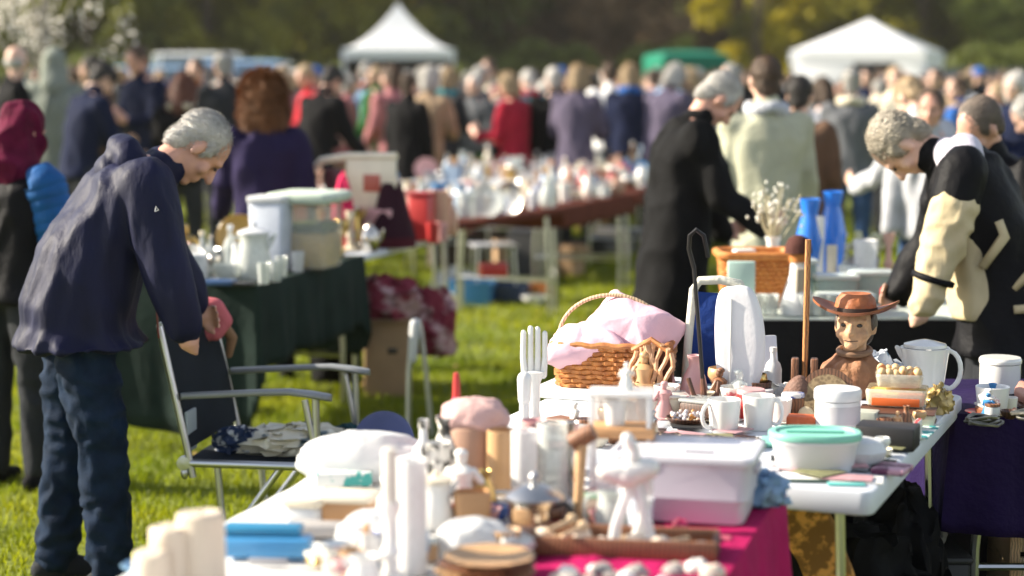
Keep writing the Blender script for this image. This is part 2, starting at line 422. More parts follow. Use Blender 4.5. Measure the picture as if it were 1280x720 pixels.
def pmesh(pose, what, **k):
    """one shared mesh per pose and garment"""
    key = (pose, what)
    if key in PM: return PM[key]
    J = skeleton(POSES[pose]); v = .016
    if what == 'body': me = fused('body', body_shape(J), .0115, 2)
    elif what == 'jacket': me = fused('jacket', jacket_shape(J), v, 3, .02, 8, 3)
    elif what == 'coat': me = fused('coat', jacket_shape(J, hem=.42, flare=1.18), v, 3, .022, 7, 5)
    elif what == 'parka': me = fused('jacket', jacket_shape(J, hem=.22, fat=1.12, sleeve=1.18, flare=1.05), v, 3, .03, 8, 7)
    elif what == 'trousers': me = fused('trousers', trouser_shape(J), v, 3, .014, 11, 2)
    elif what[:4] == 'shoe': me = fused('shoe', shoe_shape(J, what[-1]), v, 2)
    elif what[:3] == 'eye': me = to_mesh('eye', eye_shape(J, (-1,) if what[-1] == 'L' else (1,)))
    elif what == 'scarf':
        q = M(); b = J['neck'] + V((0, .0, .035)); q.tube([b + V((.088 * cos(a), .088 * sin(a), .012 * sin(a * 3))) for a in np.linspace(0, 2 * pi, 24, endpoint=False)], .036, 10, loop=True); q.chain([b + V((.03, .08, 0)), b + V((.05, .13, -.14)), b + V((.045, .13, -.28))], [.035, .034, .03]); me = fused('scarf', q, .014, 2, .01, 12, 2)
    elif what == 'hood': me = fused('hood', hair_shape(J, 'hood'), v, 3, .014, 10, 4)
    else: me = fused('hair', hair_shape(J, what), .0125, 2, {'beanie': 0, 'short': .004, 'thin': .004, 'bald': .003}.get(what, .007), 22, 4)
    if what in ('curly', 'bob', 'long', 'thick', 'short', 'thin'):
        me = strands(me, J, *{'curly': (6000, .05, 3, 1.3, .0026), 'bob': (2200, .04, 3, .3, .0022), 'long': (2400, .05, 3, .25, .0022)}.get(what, (1500, .024, 3, .35, .0018)))
    PM[key] = me; return me
SKIN = [mat('skin_pale', (.58, .36, .27), .5, nscale=20, var=.1), mat('skin_rosy', (.55, .29, .21), .5, nscale=20, var=.1), mat('skin_tan', (.42, .25, .17), .5, nscale=20, var=.1)]
EYE = mat('eye_dark', (.03, .025, .02), .2)
HC = dict(white=(.50, .48, .45), grey=(.33, .32, .30), fair=(.36, .26, .15), brown=(.07, .04, .022), dark=(.018, .014, .012), auburn=(.10, .03, .015), ginger=(.19, .075, .024))
GC = dict(black=(.004, .004, .005), navy=(.006, .010, .032), blue=(.03, .11, .36), skyblue=(.22, .36, .55), teal=(.02, .22, .26), red=(.45, .025, .04), crimson=(.30, .012, .03), pink=(.34, .14, .15), purple=(.018, .013, .045), lilac=(.085, .072, .11), grey=(.10, .105, .115), palegrey=(.42, .43, .46), charcoal=(.022, .024, .028), tan=(.32, .23, .15), cream=(.6, .54, .42), olive=(.10, .11, .06), sage=(.42, .42, .31), green=(.05, .16, .05), white=(.72, .72, .72), brown=(.10, .06, .04), maroon=(.14, .01, .04), rust=(.30, .10, .04), denim=(.03, .06, .13), greygreen=(.20, .22, .19))
WORD = dict(palegrey='pale grey', skyblue='sky blue', sage='pale sage green', greygreen='grey green')
def gmat(c): return cloth('garment_' + c, GC[c], var=.18, nscale=6)
def hmat(c): return mat('hair_' + c, HC[c], .6, var=.3, nscale=30, bump=.4, bscale=90)
PEOPLE = []
def person(px, top, Y, pose='stand', face=0, garment='jacket', col='navy', hair='short', hc='grey', legs='charcoal', skin=0, label=None, group=None, hatc=None, z0=None, x=None):
    """face: 0 looks away from the camera, 90 to the left, -90 to the right, 180 at the camera"""
    z0 = gz(Y) if z0 is None else z0
    p = atY(px, top, Y); J = skeleton(POSES[pose]); H = J['head'].z + .118
    sc = max(.86, min(1.14, (p.z - z0) / H))
    X = p.x - (J['head'].x * cos(R(face)) - J['head'].y * sin(R(face))) * sc
    hat = hair in ('beanie', 'cap', 'hood')
    if not label:
        label = f"person in {WORD.get(col, col)} {'coat' if garment == 'coat' else 'jacket' if garment == 'jacket' else 'parka'} with {'a ' + WORD.get(hatc, hatc or '') + ' ' + hair if hat else ('bald head' if hair == 'bald' else hc + (' curly' if hair == 'curly' else ' long' if hair == 'long' else ' bobbed' if hair == 'bob' else ' short') + ' hair')}"
    t = thing('person', label, 'person', (X, Y - J['head'].y * cos(R(face)) * sc * 0, z0), R(face), group, sc)
    link('body', pmesh(pose, 'body'), SKIN[skin], t, True); 
    for k in 'LR': link('eye', pmesh(pose, 'eye' + k), EYE, t); link('shoe', pmesh(pose, 'shoe' + k), gmat('black'), t, True)
    gm = link('coat' if garment == 'coat' else 'jacket', pmesh(pose, garment), gmat(col), t, True)
    link('trousers', pmesh(pose, 'trousers'), gmat(legs), t, True)
    h = link(hair if hat else 'hair', pmesh(pose, hair), gmat(hatc) if hat else hmat(hc), t, True)
    if len(PEOPLE) % 4 == 1: link('scarf', pmesh(pose, 'scarf'), gmat(['crimson', 'palegrey', 'tan', 'teal', 'blue', 'cream', 'rust'][len(PEOPLE) % 7]), t, True)
    PEOPLE.append(t); return t
# ------------------------------------------------------------------ things on tables
def hollow(prof, t=.003):
    inner = [(max(r - t, 2e-3), z) for r, z in prof if z > prof[0][1] + t]
    return list(prof) + [(prof[-1][0] - t * .5, prof[-1][1] + t * .4)] + inner[::-1] + [(.001, prof[0][1] + t)]
def vessel(name, label, cat, prof, mt, loc, group=None, n=28, rz=0, t=.003, sy=1.0):
    m = M().lathe(hollow([(.001, prof[0][1])] + list(prof), t), n)
    m.v = [(x, y * sy, z) for x, y, z in m.v]
    return solo(name, m, mt, label, cat, loc, rz, group, ang=50)
P_VASE = lambda r, h: [(r*.6, 0), (r*.95, h*.12), (r, h*.35), (r*.75, h*.62), (r*.4, h*.8), (r*.42, h*.9), (r*.55, h)]
P_BOTTLE = lambda r, h: [(r*.92, 0), (r, .01), (r, h*.55), (r*.8, h*.68), (r*.34, h*.78), (r*.32, h*.96), (r*.38, h)]
P_TUMBLER = lambda r, h: [(r*.78, 0), (r*.84, .006), (r, h)]
P_JAR = lambda r, h: [(r*.9, 0), (r, h*.06), (r, h*.8), (r*.88, h*.92), (r*.88, h)]
P_BOWL = lambda r, h: [(r*.45, 0), (r*.5, h*.08), (r*.8, h*.4), (r*.97, h*.85), (r, h)]
P_CYL = lambda r, h: [(r*.97, 0), (r, .006), (r, h)]
P_PLATE = lambda r, h: [(r*.6, 0), (r*.68, h*.35), (r, h)]
P_CANDLESTICK = lambda r, h: [(r, 0), (r, h*.05), (r*.4, h*.12), (r*.3, h*.3), (r*.5, h*.38), (r*.28, h*.5), (r*.26, h*.75), (r*.5, h*.88), (r*.55, h)]
P_GOBLET = lambda r, h: [(r*.8, 0), (r*.75, h*.03), (r*.15, h*.1), (r*.12, h*.45), (r*.7, h*.58), (r, h*.8), (r*.9, h)]
P_URN = lambda r, h: [(r*.5, 0), (r*.45, h*.08), (r*.85, h*.3), (r, h*.55), (r*.7, h*.75), (r*.55, h*.85), (r*.75, h)]
def arc_handle(x0, z0, z1, out, r):
    pts = [(x0, 0, z0)]
    for i in range(9):
        a = R(-80 + 160 * i / 8); pts.append((x0 + out * (.25 + .75 * cos(a)), 0, (z0 + z1) / 2 + (z1 - z0) * .56 * sin(a)))
    pts.append((x0 - .002, 0, z1)); return M().tube(pts, r, 8)
def jug(label, loc, r, h, mt, rz=0, group=None, lid=None, cat='jug', name='jug', spout=True, knob=True, prof=None):
    t = thing(name, label, cat, loc, rz, group)
    m = M().lathe(hollow([(.001, 0)] + (prof or [(r*.8, 0), (r*.92, h*.08), (r, h*.4), (r*.82, h*.75), (r*.8, h*.9), (r*.88, h)])), 28)
    part(t, 'body', m, mt)
    part(t, 'handle', arc_handle(r * .82, h * .2, h * .9, r * .75, r * .11), mt)
    if spout: part(t, 'spout', M().chain([(-r * .75, 0, h * .72), (-r * 1.05, 0, h * .9), (-r * 1.22, 0, h * .99)], [r*.22, r*.18, r*.1], 10), mt)
    if lid: part(t, 'lid', M().lathe([(.001, h), (r*.95, h + .002), (r*.93, h + .01), (r*.5, h + r*.28), (r*.14, h + r*.36)] + ([(r*.12, h + r*.42), (r*.2, h + r*.55), (r*.12, h + r*.66), (.001, h + r*.68)] if knob else [(.001, h + r*.37)]), 24), lid)
    return t
def mug(label, loc, r, h, mt, rz=0, group=None):
    t = thing('mug', label, 'mug', loc, rz, group)
    part(t, 'cup', M().lathe(hollow([(.001, 0)] + P_TUMBLER(r, h)), 28), mt); part(t, 'handle', arc_handle(r*.86, h*.2, h*.85, r*.6, r*.12), mt); return t
def teapot(label, loc, r, h, mt, rz=0, group=None, lidm=None):
    t = thing('teapot', label, 'teapot', loc, rz, group)
    part(t, 'body', M().lathe([(.001, 0), (r*.6, 0), (r*.7, h*.06), (r, h*.4), (r*.85, h*.75), (r*.5, h*.92), (.001, h*.93)], 28), mt)
    part(t, 'handle', arc_handle(r*.86, h*.25, h*.75, r*.6, r*.09), mt)
    part(t, 'spout', M().chain([(-r*.8, 0, h*.35), (-r*1.2, 0, h*.5), (-r*1.4, 0, h*.85)], [r*.24, r*.16, r*.09], 10), mt)
    part(t, 'lid', M().lathe([(.001, h*.9), (r*.5, h*.92), (r*.4, h), (r*.1, h*1.05), (r*.16, h*1.13), (.001, h*1.18)], 20), lidm or mt); return t
def bottle(label, loc, r, h, mt, capm, group=None, cat='bottle', n=20):
    t = thing('bottle', label, cat, loc, 0, group)
    part(t, 'body', M().lathe([(.001, 0)] + P_BOTTLE(r, h) + [(.001, h)], n), mt)
    part(t, 'cap', M().lathe([(.001, h*.94), (r*.42, h*.94), (r*.42, h*1.04), (.001, h*1.045)], 16), capm); return t
def jar(label, loc, r, h, mt, lidm, group=None, name='jar', cat='jar', lh=.18, band=None):
    t = thing(name, label, cat, loc, 0, group)
    part(t, 'body', M().lathe([(.001, 0), (r*.94, 0), (r, .008), (r, h*(1-lh)), (.001, h*(1-lh) + .001)], 32), mt)
    part(t, 'lid', M().lathe([(.001, h*(1-lh) + .002), (r*1.04, h*(1-lh) + .002), (r*1.05, h*(1-lh) + .008), (r*1.04, h - .005), (r*.98, h), (.001, h)], 32), lidm)
    if band: part(t, 'label', M().lathe([(r*1.004, h*.2), (r*1.008, h*.2), (r*1.008, h*(.9-lh)), (r*1.004, h*(.9-lh))], 32), band)
    return t
def lidbox(label, loc, w, d, h, mt, lidm=None, rz=0, group=None, name='box', cat='box', lh=.02, r=.012, over=.006, extra=None):
    t = thing(name, label, cat, loc, rz, group)
    part(t, 'body', M().tub(w, d, h - (lh if lidm else 0), r, .004, .93), mt)
    if lidm: part(t, 'lid', M().box((0, 0, h - lh/2), (w + over*2, d + over*2, lh), min(.008, lh*.4), cr=r), lidm)
    return t
def block(name, label, cat, loc, w, d, h, mt, rz=0, group=None, r=.004, rot=None):
    return solo(name, M().box((0, 0, h/2), (w, d, h), r), mt, label, cat, loc, rz, group, rot=rot)
def book(label, loc, w, d, h, cover, rz=0, group=None, rot=None):
    t = thing('book', label, 'book', loc, rz, group)
    if rot: t.rotation_euler = rot
    part(t, 'cover', M().box((0, 0, .0015), (w, d, .003), .001).box((0, 0, h - .0015), (w, d, .003), .001).box((-w/2 + .0015, 0, h/2), (.0029, d, h - .0062), .001), cover)
    part(t, 'pages', M().box((.002, 0, h/2), (w - .01, d - .008, h - .0064), .0005), mat('paper_pages', (.62, .57, .46), .9)); return t
def crumple(label, loc, r, mt, name='plastic_bag', cat='bag', seed=1, group=None, rz=0, ridged=True, amp=.35, freq=2.2, n=44):
    m = M().ell((0, 0, 0), (1, 1, 1), n, n // 2); m.warp(amp, freq, seed, ridged); m.warp(amp * .25, freq * 3.2, seed + 5, ridged)
    m.v = [(x * r[0], y * r[1], max(z, -.55) * r[2] + .55 * r[2]) for x, y, z in m.v]
    return solo(name, m, mt, label, cat, loc, rz, group, ang=70)
def figure(label, loc, h, mt, rz=0, group=None, seed=0):
    """small china figure: skirted body, arms and head in one cast piece"""
    m = M(); m.lathe([(.001, 0), (.3, 0), (.3, .03), (.24, .06), (.26, .2), (.16, .45), (.15, .55), (.19, .7), (.1, .78), (.001, .79)], 20)
    m.ell((0, 0, .88), (.085, .09, .115), 14, 10); m.chain([(.17, 0, .7), (.25, -.08, .52), (.1, -.16, .47)], [.06, .05, .04], 8); m.chain([(-.17, 0, .7), (-.27, -.04, .55), (-.2, -.16, .62)], [.06, .05, .04], 8)
    m.ell((0, .03, .95), (.1, .1, .07), 12, 8); m.v = [(x*h, y*h, z*h) for x, y, z in m.v]
    return solo('figurine', m, mt, label, 'figurine', loc, rz, group)
def weave(w, d, h, rows, r=.03, taper=.9, tr=None, nv=64):
    """woven rectangular basket wall: one wavy strand per row, alternate rows out of step"""
    m = M(); tr = tr or h / rows * .62
    for j in range(rows):
        k = taper + (1 - taper) * j / max(1, rows - 1); P = rr(w * k, d * k, r, 5); L = len(P); pts = []
        for i in range(nv):
            q = i / nv * L; a, b = P[int(q) % L], P[(int(q) + 1) % L]; f = q - int(q)
            x, y = a[0] + (b[0]-a[0])*f, a[1] + (b[1]-a[1])*f; wv = .0045 * (1 if (i + j) % 2 else -1); l = math.hypot(x, y)
            pts.append((x + x/l*wv, y + y/l*wv, h * (j + .5) / rows + .002 * sin(i * 1.7 + j)))
        m.tube(pts, tr, 6, loop=True)
    return m
def even_rr(w, d, r, n):
    P = rr(w, d, r, 8); P.append(P[0]); S = [0]
    for i in range(len(P)-1): S.append(S[-1] + math.hypot(P[i+1][0]-P[i][0], P[i+1][1]-P[i][1]))
    o = []; j = 0
    for i in range(n):
        t = S[-1] * i / n
        while S[j+1] < t: j += 1
        f = (t - S[j]) / max(1e-9, S[j+1]-S[j]); o.append((P[j][0] + (P[j+1][0]-P[j][0])*f, P[j][1] + (P[j+1][1]-P[j][1])*f))
    return o
def weave2(w, d, h, rows, r=.03, taper=.9, tr=None, nv=96):
    m = M(); tr = tr or h / rows * .6
    for j in range(rows):
        k = taper + (1 - taper) * j / max(1, rows - 1); P = even_rr(w*k, d*k, r, nv); pts = []
        for i, (x, y) in enumerate(P):
            wv = .0042 * sin(pi * (i / 1.5 + j)); l = math.hypot(x, y); pts.append((x + x/l*wv, y + y/l*wv, h*(j + .5)/rows + .0015*sin(i*.9 + j)))
        m.tube(pts, tr, 6, loop=True)
    return m
def drape(w, d, drops, amp=.03, freq=9.0, seed=0, per=56, wr=.004, levels=9):
    """tablecloth over a w x d top (local, top at z=0); drops = front(-y), right, back, left in metres"""
    pts = []
    for (ax, ay, bx, by, nx, ny, dr) in ((-w/2, -d/2, w/2, -d/2, 0, -1, drops[0]), (w/2, -d/2, w/2, d/2, 1, 0, drops[1]), (w/2, d/2, -w/2, d/2, 0, 1, drops[2]), (-w/2, d/2, -w/2, -d/2, -1, 0, drops[3])):
        L = math.hypot(bx-ax, by-ay)
        for i in range(per):
            f = i / per; pts.append((ax + (bx-ax)*f, ay + (by-ay)*f, nx, ny, dr, f * L))
    n = len(pts); rings = []
    for k in (.03, .35, .68, .9, 1.0):
        rings.append([V((p[0]*k, p[1]*k, .002 + wr * noise.noise(V((p[0]*k*7 + seed, p[1]*k*7, seed))))) for p in pts])
    s = 0
    for lv in range(1, levels + 1):
        q = lv / levels; ring = []
        for i, p in enumerate(pts):
            # soften the drop and the direction round the corners
            a, b = pts[(i - 2) % n], pts[(i + 2) % n]
            nx, ny = p[2]*2 + a[2] + b[2], p[3]*2 + a[3] + b[3]; l = math.hypot(nx, ny); nx, ny = nx/l, ny/l
            dr = (p[4]*2 + a[4] + b[4]) / 4; dr = max(dr, .006)
            sd = i // per; u = p[5] * freq + seed + sd * 1.9 + .8 * noise.noise(V((p[5]*3, sd, seed)))
            ripple = amp * (q ** .8) * (.5 + .5*sin(u*2.2) + .35*sin(u*5.1 + 1)) * min(1, dr*3) + .006
            hemv = dr * (1 + .03*sin(u*1.3))
            ring.append(V((p[0] + nx*ripple, p[1] + ny*ripple, -hemv * q)))
        rings.append(ring)
    return M().loft(rings, cap0=True, cap1=False)
def table(label, c, w, d, z, rz, topm, legm, group=None, th=.035, inset=.08, leg_r=.014):
    t = thing('folding_table', label, 'table', (c[0], c[1], 0), rz, group)
    part(t, 'tabletop', M().box((0, 0, z - th/2), (w, d, th), .009, cr=.03), topm)
    for sx in (-1, 1):
        for sy in (-1, 1):
            x, y = sx*(w/2 - inset), sy*(d/2 - inset)
            part(t, 'leg', M().tube([(x*.94, y, z - th), (x, y, .3), (x, y, 0)], leg_r, 8), legm)
    for sy in (-1, 1): part(t, 'crossbar', M().tube([(-w/2 + inset, sy*(d/2 - inset), .25), (w/2 - inset, sy*(d/2 - inset), .25)], leg_r*.8, 8), legm)
    return t
def L2W(c, rz):
    def f(x, y, z=0): return V((c[0] + x*cos(rz) - y*sin(rz), c[1] + x*sin(rz) + y*cos(rz), z))
    return f

# common materials
WHITE = mat('white_china', (.74, .73, .70), .18, var=.05, coat=.3)
CREAM = mat('cream_china', (.70, .62, .48), .25, var=.08)
WPLA = mat('white_plastic', (.68, .69, .70), .38, var=.04, transl=.12)
WBAG = mat('white_film', (.74, .75, .76), .32, var=.05, transl=.35)
LILAC = mat('lilac_plastic', (.55, .51, .58), .4, var=.04)
STEEL = mat('steel', (.50, .50, .50), .28, 1.0, var=.1)
ALU = mat('aluminium', (.52, .53, .55), .35, 1.0, var=.1)
BRASS = mat('brass', (.55, .38, .14), .3, 1.0, var=.15)
SILVER = mat('silver_plate', (.62, .58, .52), .22, 1.0, var=.2, nscale=30)
BLACKP = mat('black_plastic', (.015, .015, .018), .35)
DARKW = wood('dark_wood', (.07, .03, .018))
BROWNW = wood('brown_wood', (.20, .085, .04))
TANW = wood('tan_wood', (.46, .28, .14))
PALEW = wood('pale_wood', (.50, .36, .22))
CARD = mat('cardboard', (.36, .23, .13), .9, var=.1, bump=.1)
WICKER = mat('wicker', (.28, .09, .025), .55, var=.6, nscale=45, rgb2=(.56, .23, .06))
GLASS = clear('clear_glass', (.75, .78, .76), .42)
GREENGL = clear('pale_green_glass', (.55, .68, .62), .5)
FROST = clear('frosted_plastic', (.8, .8, .8), .62, .4)
BLUEP = mat('blue_plastic', (.04, .19, .42), .35, var=.08)
MINT = mat('mint_plastic', (.20, .50, .40), .4, var=.06)
REDP = mat('red_paint', (.45, .03, .03), .4)
PEACH = mat('peach_clay', (.55, .32, .23), .6)
PINKC = mat('pink_china', (.55, .30, .30), .4)
TAUPE = mat('taupe_clay', (.38, .22, .15), .55, var=.08)
TANC = mat('tan_glaze', (.50, .30, .15), .4)
ORANGE = mat('orange_plastic', (.48, .12, .02), .4)
PAPER = mat('white_paper', (.70, .69, .66), .8, var=.05)
GREYP = mat('grey_plastic', (.28, .28, .30), .4)
STONE = mat('grey_stone', (.34, .32, .30), .8, var=.3, bump=.3)
BFL = mat('blue_flower_china', (.70, .69, .68), .2, rgb2=(.06, .12, .38), nscale=38, sharp=(.54, .62), coat=.3)
RFL = mat('rose_flower_china', (.72, .68, .62), .2, rgb2=(.48, .10, .12), nscale=34, sharp=(.56, .63), coat=.3)
SHELL = mat('shell', (.66, .56, .46), .45, var=.2, nscale=40)
# ------------------------------------------------------------------ camera, light, air
cam = bpy.data.cameras.new('camera'); co = bpy.data.objects.new('camera', cam); COL.objects.link(co)
co.location = (0, 0, CZ); co.rotation_euler = (pi / 2 - TH, 0, 0)
cam.lens = LENS; cam.sensor_width = 36; cam.clip_end = 600
cam.dof.use_dof = True; cam.dof.focus_distance = 5.0; cam.dof.aperture_fstop = 1.7
SC.camera = co
SUN = V((-.86, .12, .48)).normalized()
w = bpy.data.worlds.new('World'); SC.world = w; w.use_nodes = True
sk = w.node_tree.nodes.new('ShaderNodeTexSky'); sk.sky_type = 'NISHITA'; sk.sun_disc = False
sk.sun_elevation = math.asin(SUN.z); sk.sun_rotation = math.atan2(SUN.x, SUN.y)
hs_ = w.node_tree.nodes.new('ShaderNodeHueSaturation'); hs_.inputs['Saturation'].default_value = .55; w.node_tree.links.new(sk.outputs[0], hs_.inputs['Color']); w.node_tree.links.new(hs_.outputs[0], w.node_tree.nodes['Background'].inputs[0]); w.node_tree.nodes['Background'].inputs[1].default_value = .095
sl = bpy.data.lights.new('sun', 'SUN'); so = bpy.data.objects.new('sun', sl); COL.objects.link(so)
sl.energy = 5.0; sl.angle = R(.6); sl.color = (1.0, .90, .74); so.rotation_euler = (-SUN).to_track_quat('-Z', 'Y').to_euler(); so.location = SUN * 50
vs = SC.view_settings; vs.view_transform = 'Standard'; vs.look = 'None'; vs.gamma = 1; vs.exposure = 1.45
SC.display_settings.display_device = 'sRGB'

# ------------------------------------------------------------------ ground
GRASSM = mat('lawn_soil', (.09, .12, .005), .95, rgb2=(.15, .175, .008), nscale=1.6, bump=.4, bscale=30)
ys = [-6, 0, 4, 8, 11, 14, 17, 20, 25, 30, 40, 50, 60, 75, 100, 140, 220, 400]
m = M(); xs = [-300, -100, -40, -20, -10, -5, 0, 5, 10, 20, 40, 100, 300]
m.add([(x, y, gz(y)) for y in ys for x in xs], [(j*len(xs)+i, j*len(xs)+i+1, (j+1)*len(xs)+i+1, (j+1)*len(xs)+i) for j in range(len(ys)-1) for i in range(len(xs)-1)])
structure('ground', m, GRASSM)
def grass_mesh():
    rg = np.random.default_rng(3); A = []
    for n, y0, y1, sp, h, wd in ((85000, 4.6, 10.5, .34, .034, .0042), (60000, 10.5, 22, .34, .042, .010), (24000, 22, 44, .36, .05, .025)):
        y = np.sqrt(rg.uniform(y0*y0, y1*y1, n)); x = rg.uniform(-1, 1, n) * sp * y
        # patchy mown lawn: thinner and shorter in places
        d = np.array([noise.noise(V((a*1.3, b*1.3, 0))) + .6*noise.noise(V((a*5, b*5, 3))) for a, b in zip(x, y)])
        hh = h * (1 + .45*d) * rg.uniform(.55, 1.35, n); a = rg.uniform(0, 2*pi, n); l = rg.uniform(.1, .8, n); b = a + rg.normal(0, .6, n) + pi/2
        A.append((x, y, np.maximum(0, y-14)*.002, hh, a, l, b, np.full(n, wd)))
    x, y, z, h, a, l, b, wd = [np.concatenate(q) for q in zip(*A)]
    n = len(x); dx, dy = np.cos(a)*wd, np.sin(a)*wd; lx, ly = np.cos(b)*l*h, np.sin(b)*l*h
    v = np.empty((n, 5, 3), 'f')
    v[:, 0] = np.stack([x-dx, y-dy, z-.003], 1); v[:, 1] = np.stack([x+dx, y+dy, z-.003], 1)
    v[:, 2] = np.stack([x+dx*.7+lx*.3, y+dy*.7+ly*.3, z+h*.55], 1); v[:, 3] = np.stack([x-dx*.7+lx*.3, y-dy*.7+ly*.3, z+h*.55], 1)
    v[:, 4] = np.stack([x+lx, y+ly, z+h], 1)
    me = bpy.data.meshes.new('grass'); me.vertices.add(n*5); me.vertices.foreach_set('co', v.ravel())
    i = np.arange(n, dtype=np.int32)[:, None]*5
    lp = np.concatenate([i+np.array([[0, 1, 2, 3]]), i+np.array([[3, 2, 4]])], 1).ravel()
    me.loops.add(len(lp)); me.loops.foreach_set('vertex_index', lp.astype(np.int32))
    st = np.stack([np.arange(n)*7, np.arange(n)*7+4], 1).ravel().astype(np.int32); me.polygons.add(n*2); me.polygons.foreach_set('loop_start', st)
    me.update(calc_edges=True); me.validate(); return me
BLADE = mat('grass_blade', (.14, .195, .005), .6, rgb2=(.31, .32, .010), nscale=1.7, transl=.5, sharp=(.3, .72), spec=.3)
g = link('grass', grass_mesh(), BLADE); tag(g, 'short mown grass of the sunlit field', 'grass', kind='stuff')

rg = np.random.default_rng(12); lv = M()
for k in range(90):
    y = math.sqrt(rg.uniform(30, 160)); x = rg.uniform(-.33, .2) * y; a = rg.uniform(0, 6.3); q = rg.uniform(.015, .03); z = .03 + rg.uniform(0, .015)
    lv.add([(x + q*cos(a), y + q*sin(a), z + .006), (x - q*.6*sin(a), y + q*.6*cos(a), z + .012), (x - q*cos(a), y - q*sin(a), z), (x + q*.6*sin(a), y - q*.6*cos(a), z + .004)], [(0, 1, 2, 3)])
tag(link('leaves', to_mesh('leaves', lv), mat('dry_leaf', (.28, .16, .05), .8, rgb2=(.42, .30, .10), nscale=3, transl=.3)), 'dry fallen leaves scattered on the grass', 'leaves', kind='stuff')

# ------------------------------------------------------------------ hero people
def parts_person(label, loc, rz, sc, plist):
    t = thing('person', label, 'person', loc, rz, None, sc)
    for nm, me, mt, *lb in plist:
        o = link(nm, me, mt, t)
        if lb: o['label'] = lb[0]
    return t
NAVYJ = cloth('navy_shell', (.0045, .006, .029), rough=.6, var=.25, bump=.5, bscale=10, spec=.2, stretch=(1.5, 1.5, .55))
JEANS = cloth('dark_denim', (.007, .016, .036), var=.4, nscale=14, bump=.2, bscale=150)
J = skeleton(dict(lean=32, neck=33, head=8, armR=(11, 17, 4, 6), armL=(24, 4, 2, -6), legR=(9, 8), legL=(-3, 5), spread=3))
hw = J['wrR']
H0 = parts_person('white-haired man in a navy hooded jacket leaning over the folding chair', (-1.335, 5.73, 0), R(-72), .935, [
    ('body', fused('body', body_shape(J, 42, 1.0), .0072, 2), SKIN[1]), ('eye', to_mesh('eye', eye_shape(J, (-1,))), EYE), ('eye', to_mesh('eye', eye_shape(J, (1,))), EYE),
    ('jacket', fused('jacket', jacket_shape(J, hem=.115, fat=1.1, flare=1.36, boxy=1.15, sleeve=1.15, cut=.76, drop=V((0, .12, -1)).normalized()), .0105, 5, .026, 8.5, 11, (1, 1, .34)), NAVYJ),
    ('hood', fused('hood', hood_down(J, .95), .010, 4, .012, 9, 3), NAVYJ),
    ('trousers', fused('jeans', trouser_shape(J, 1.18), .011, 3, .020, 10, 6, (1, 1, 1.5)), JEANS),
    ('shoe', fused('shoe', shoe_shape(J, 'L'), .012, 2), gmat('charcoal')), ('shoe', fused('shoe', shoe_shape(J, 'R'), .012, 2), gmat('charcoal')), ('hair', strands(fused('hair', hair_shape(J, 'thin'), .0085, 2, .002, 40, 3), J, 7000, .022), mat('hair_silver', (.46, .44, .41), .6, var=.3, nscale=14))])
zc = M().tube([J['pel'] + V((.12, .235, .10)), J['pel'] + V((.13, .25, 0)), J['pel'] + V((.13, .255, -.09))], .0035, 6)
part(H0, 'zip_cord', zc, mat('zip_red', (.22, .05, .04), .5))
# small pale mark on the sleeve
mk = M().tube([(0, 0, 0), (.011, 0, .004), (.004, 0, .016), (0, 0, 0)], .0014, 6)
e0 = J['shR'] * .72 + J['elR'] * .28
o = part(H0, 'sleeve_badge', mk, mat('badge_white', (.7, .7, .72), .5)); o.location = e0 + V((.104, .0, 0)); o.rotation_euler = (0, 0, pi / 2)

J = skeleton(dict(lean=6, neck=14, head=10, yaw=-10, armR=(8, 12, 18, 4), armL=(5, 10, 10, 4)))
BLK = cloth('black_shell', (.004, .004, .0055), rough=.6, bump=.25, bscale=30)
PUFF = cloth('blue_puffer', (.008, .085, .27), rough=.7, var=.2, spec=.2, bump=.5, bscale=16)
mp = sleeve_shape(J, 'R', .02, 1.7, .088, .07)
s, e, wv = J['shR'], J['elR'], J['wrR']; mp = quilt([J['chest'] * .15 + s * .85, s, e, e + (wv - e) * .8], (.106, .09), 10, .07)
pg = M()
pg.ell(J['chest'] * .45 + J['shL'] * .55 + V((.02, -.055, .005)), (.125, .085, .10), 24, 14, rot=Matrix.Rotation(R(-18), 3, 'Y')); pg.ell(J['chest'] + V((-.03, -.085, .03)), (.09, .075, .085), 20, 12)
p = atY(6, 128, 7.2)
parts_person('person in a maroon hood and a black jacket with a bright blue quilted side', (p.x + .02, 7.2, 0), R(-28), p.z / (J['head'].z + .14), [
    ('body', fused('body', body_shape(J), .0115, 2), SKIN[1]), ('eye', to_mesh('eye', eye_shape(J, (-1,))), EYE), ('eye', to_mesh('eye', eye_shape(J, (1,))), EYE), ('jacket', fused('jacket', jacket_shape(J, hem=.08, fat=1.0, sleeve=1.1, arms='L'), .014, 3, .02, 8, 2), BLK),
    ('hood', fused('hood', hair_shape(J, 'hood'), .011, 3, .024, 11, 3), cloth('maroon_fleece', (.085, .004, .024), var=.35, nscale=14, bump=.5, bscale=22)),
    ('quilted_sleeve', to_mesh('quilted_sleeve', mp), PUFF), ('shoulder_panel', fused('shoulder_panel', pg, .011, 6, .006, 10, 2), gmat('palegrey')),
    ('trousers', fused('trousers', trouser_shape(J, 1.05), .014, 3, .016, 10, 2), gmat('charcoal')), ('shoe', fused('shoe', shoe_shape(J, 'L'), .014, 2), gmat('black')), ('shoe', fused('shoe', shoe_shape(J, 'R'), .014, 2), gmat('black'))])

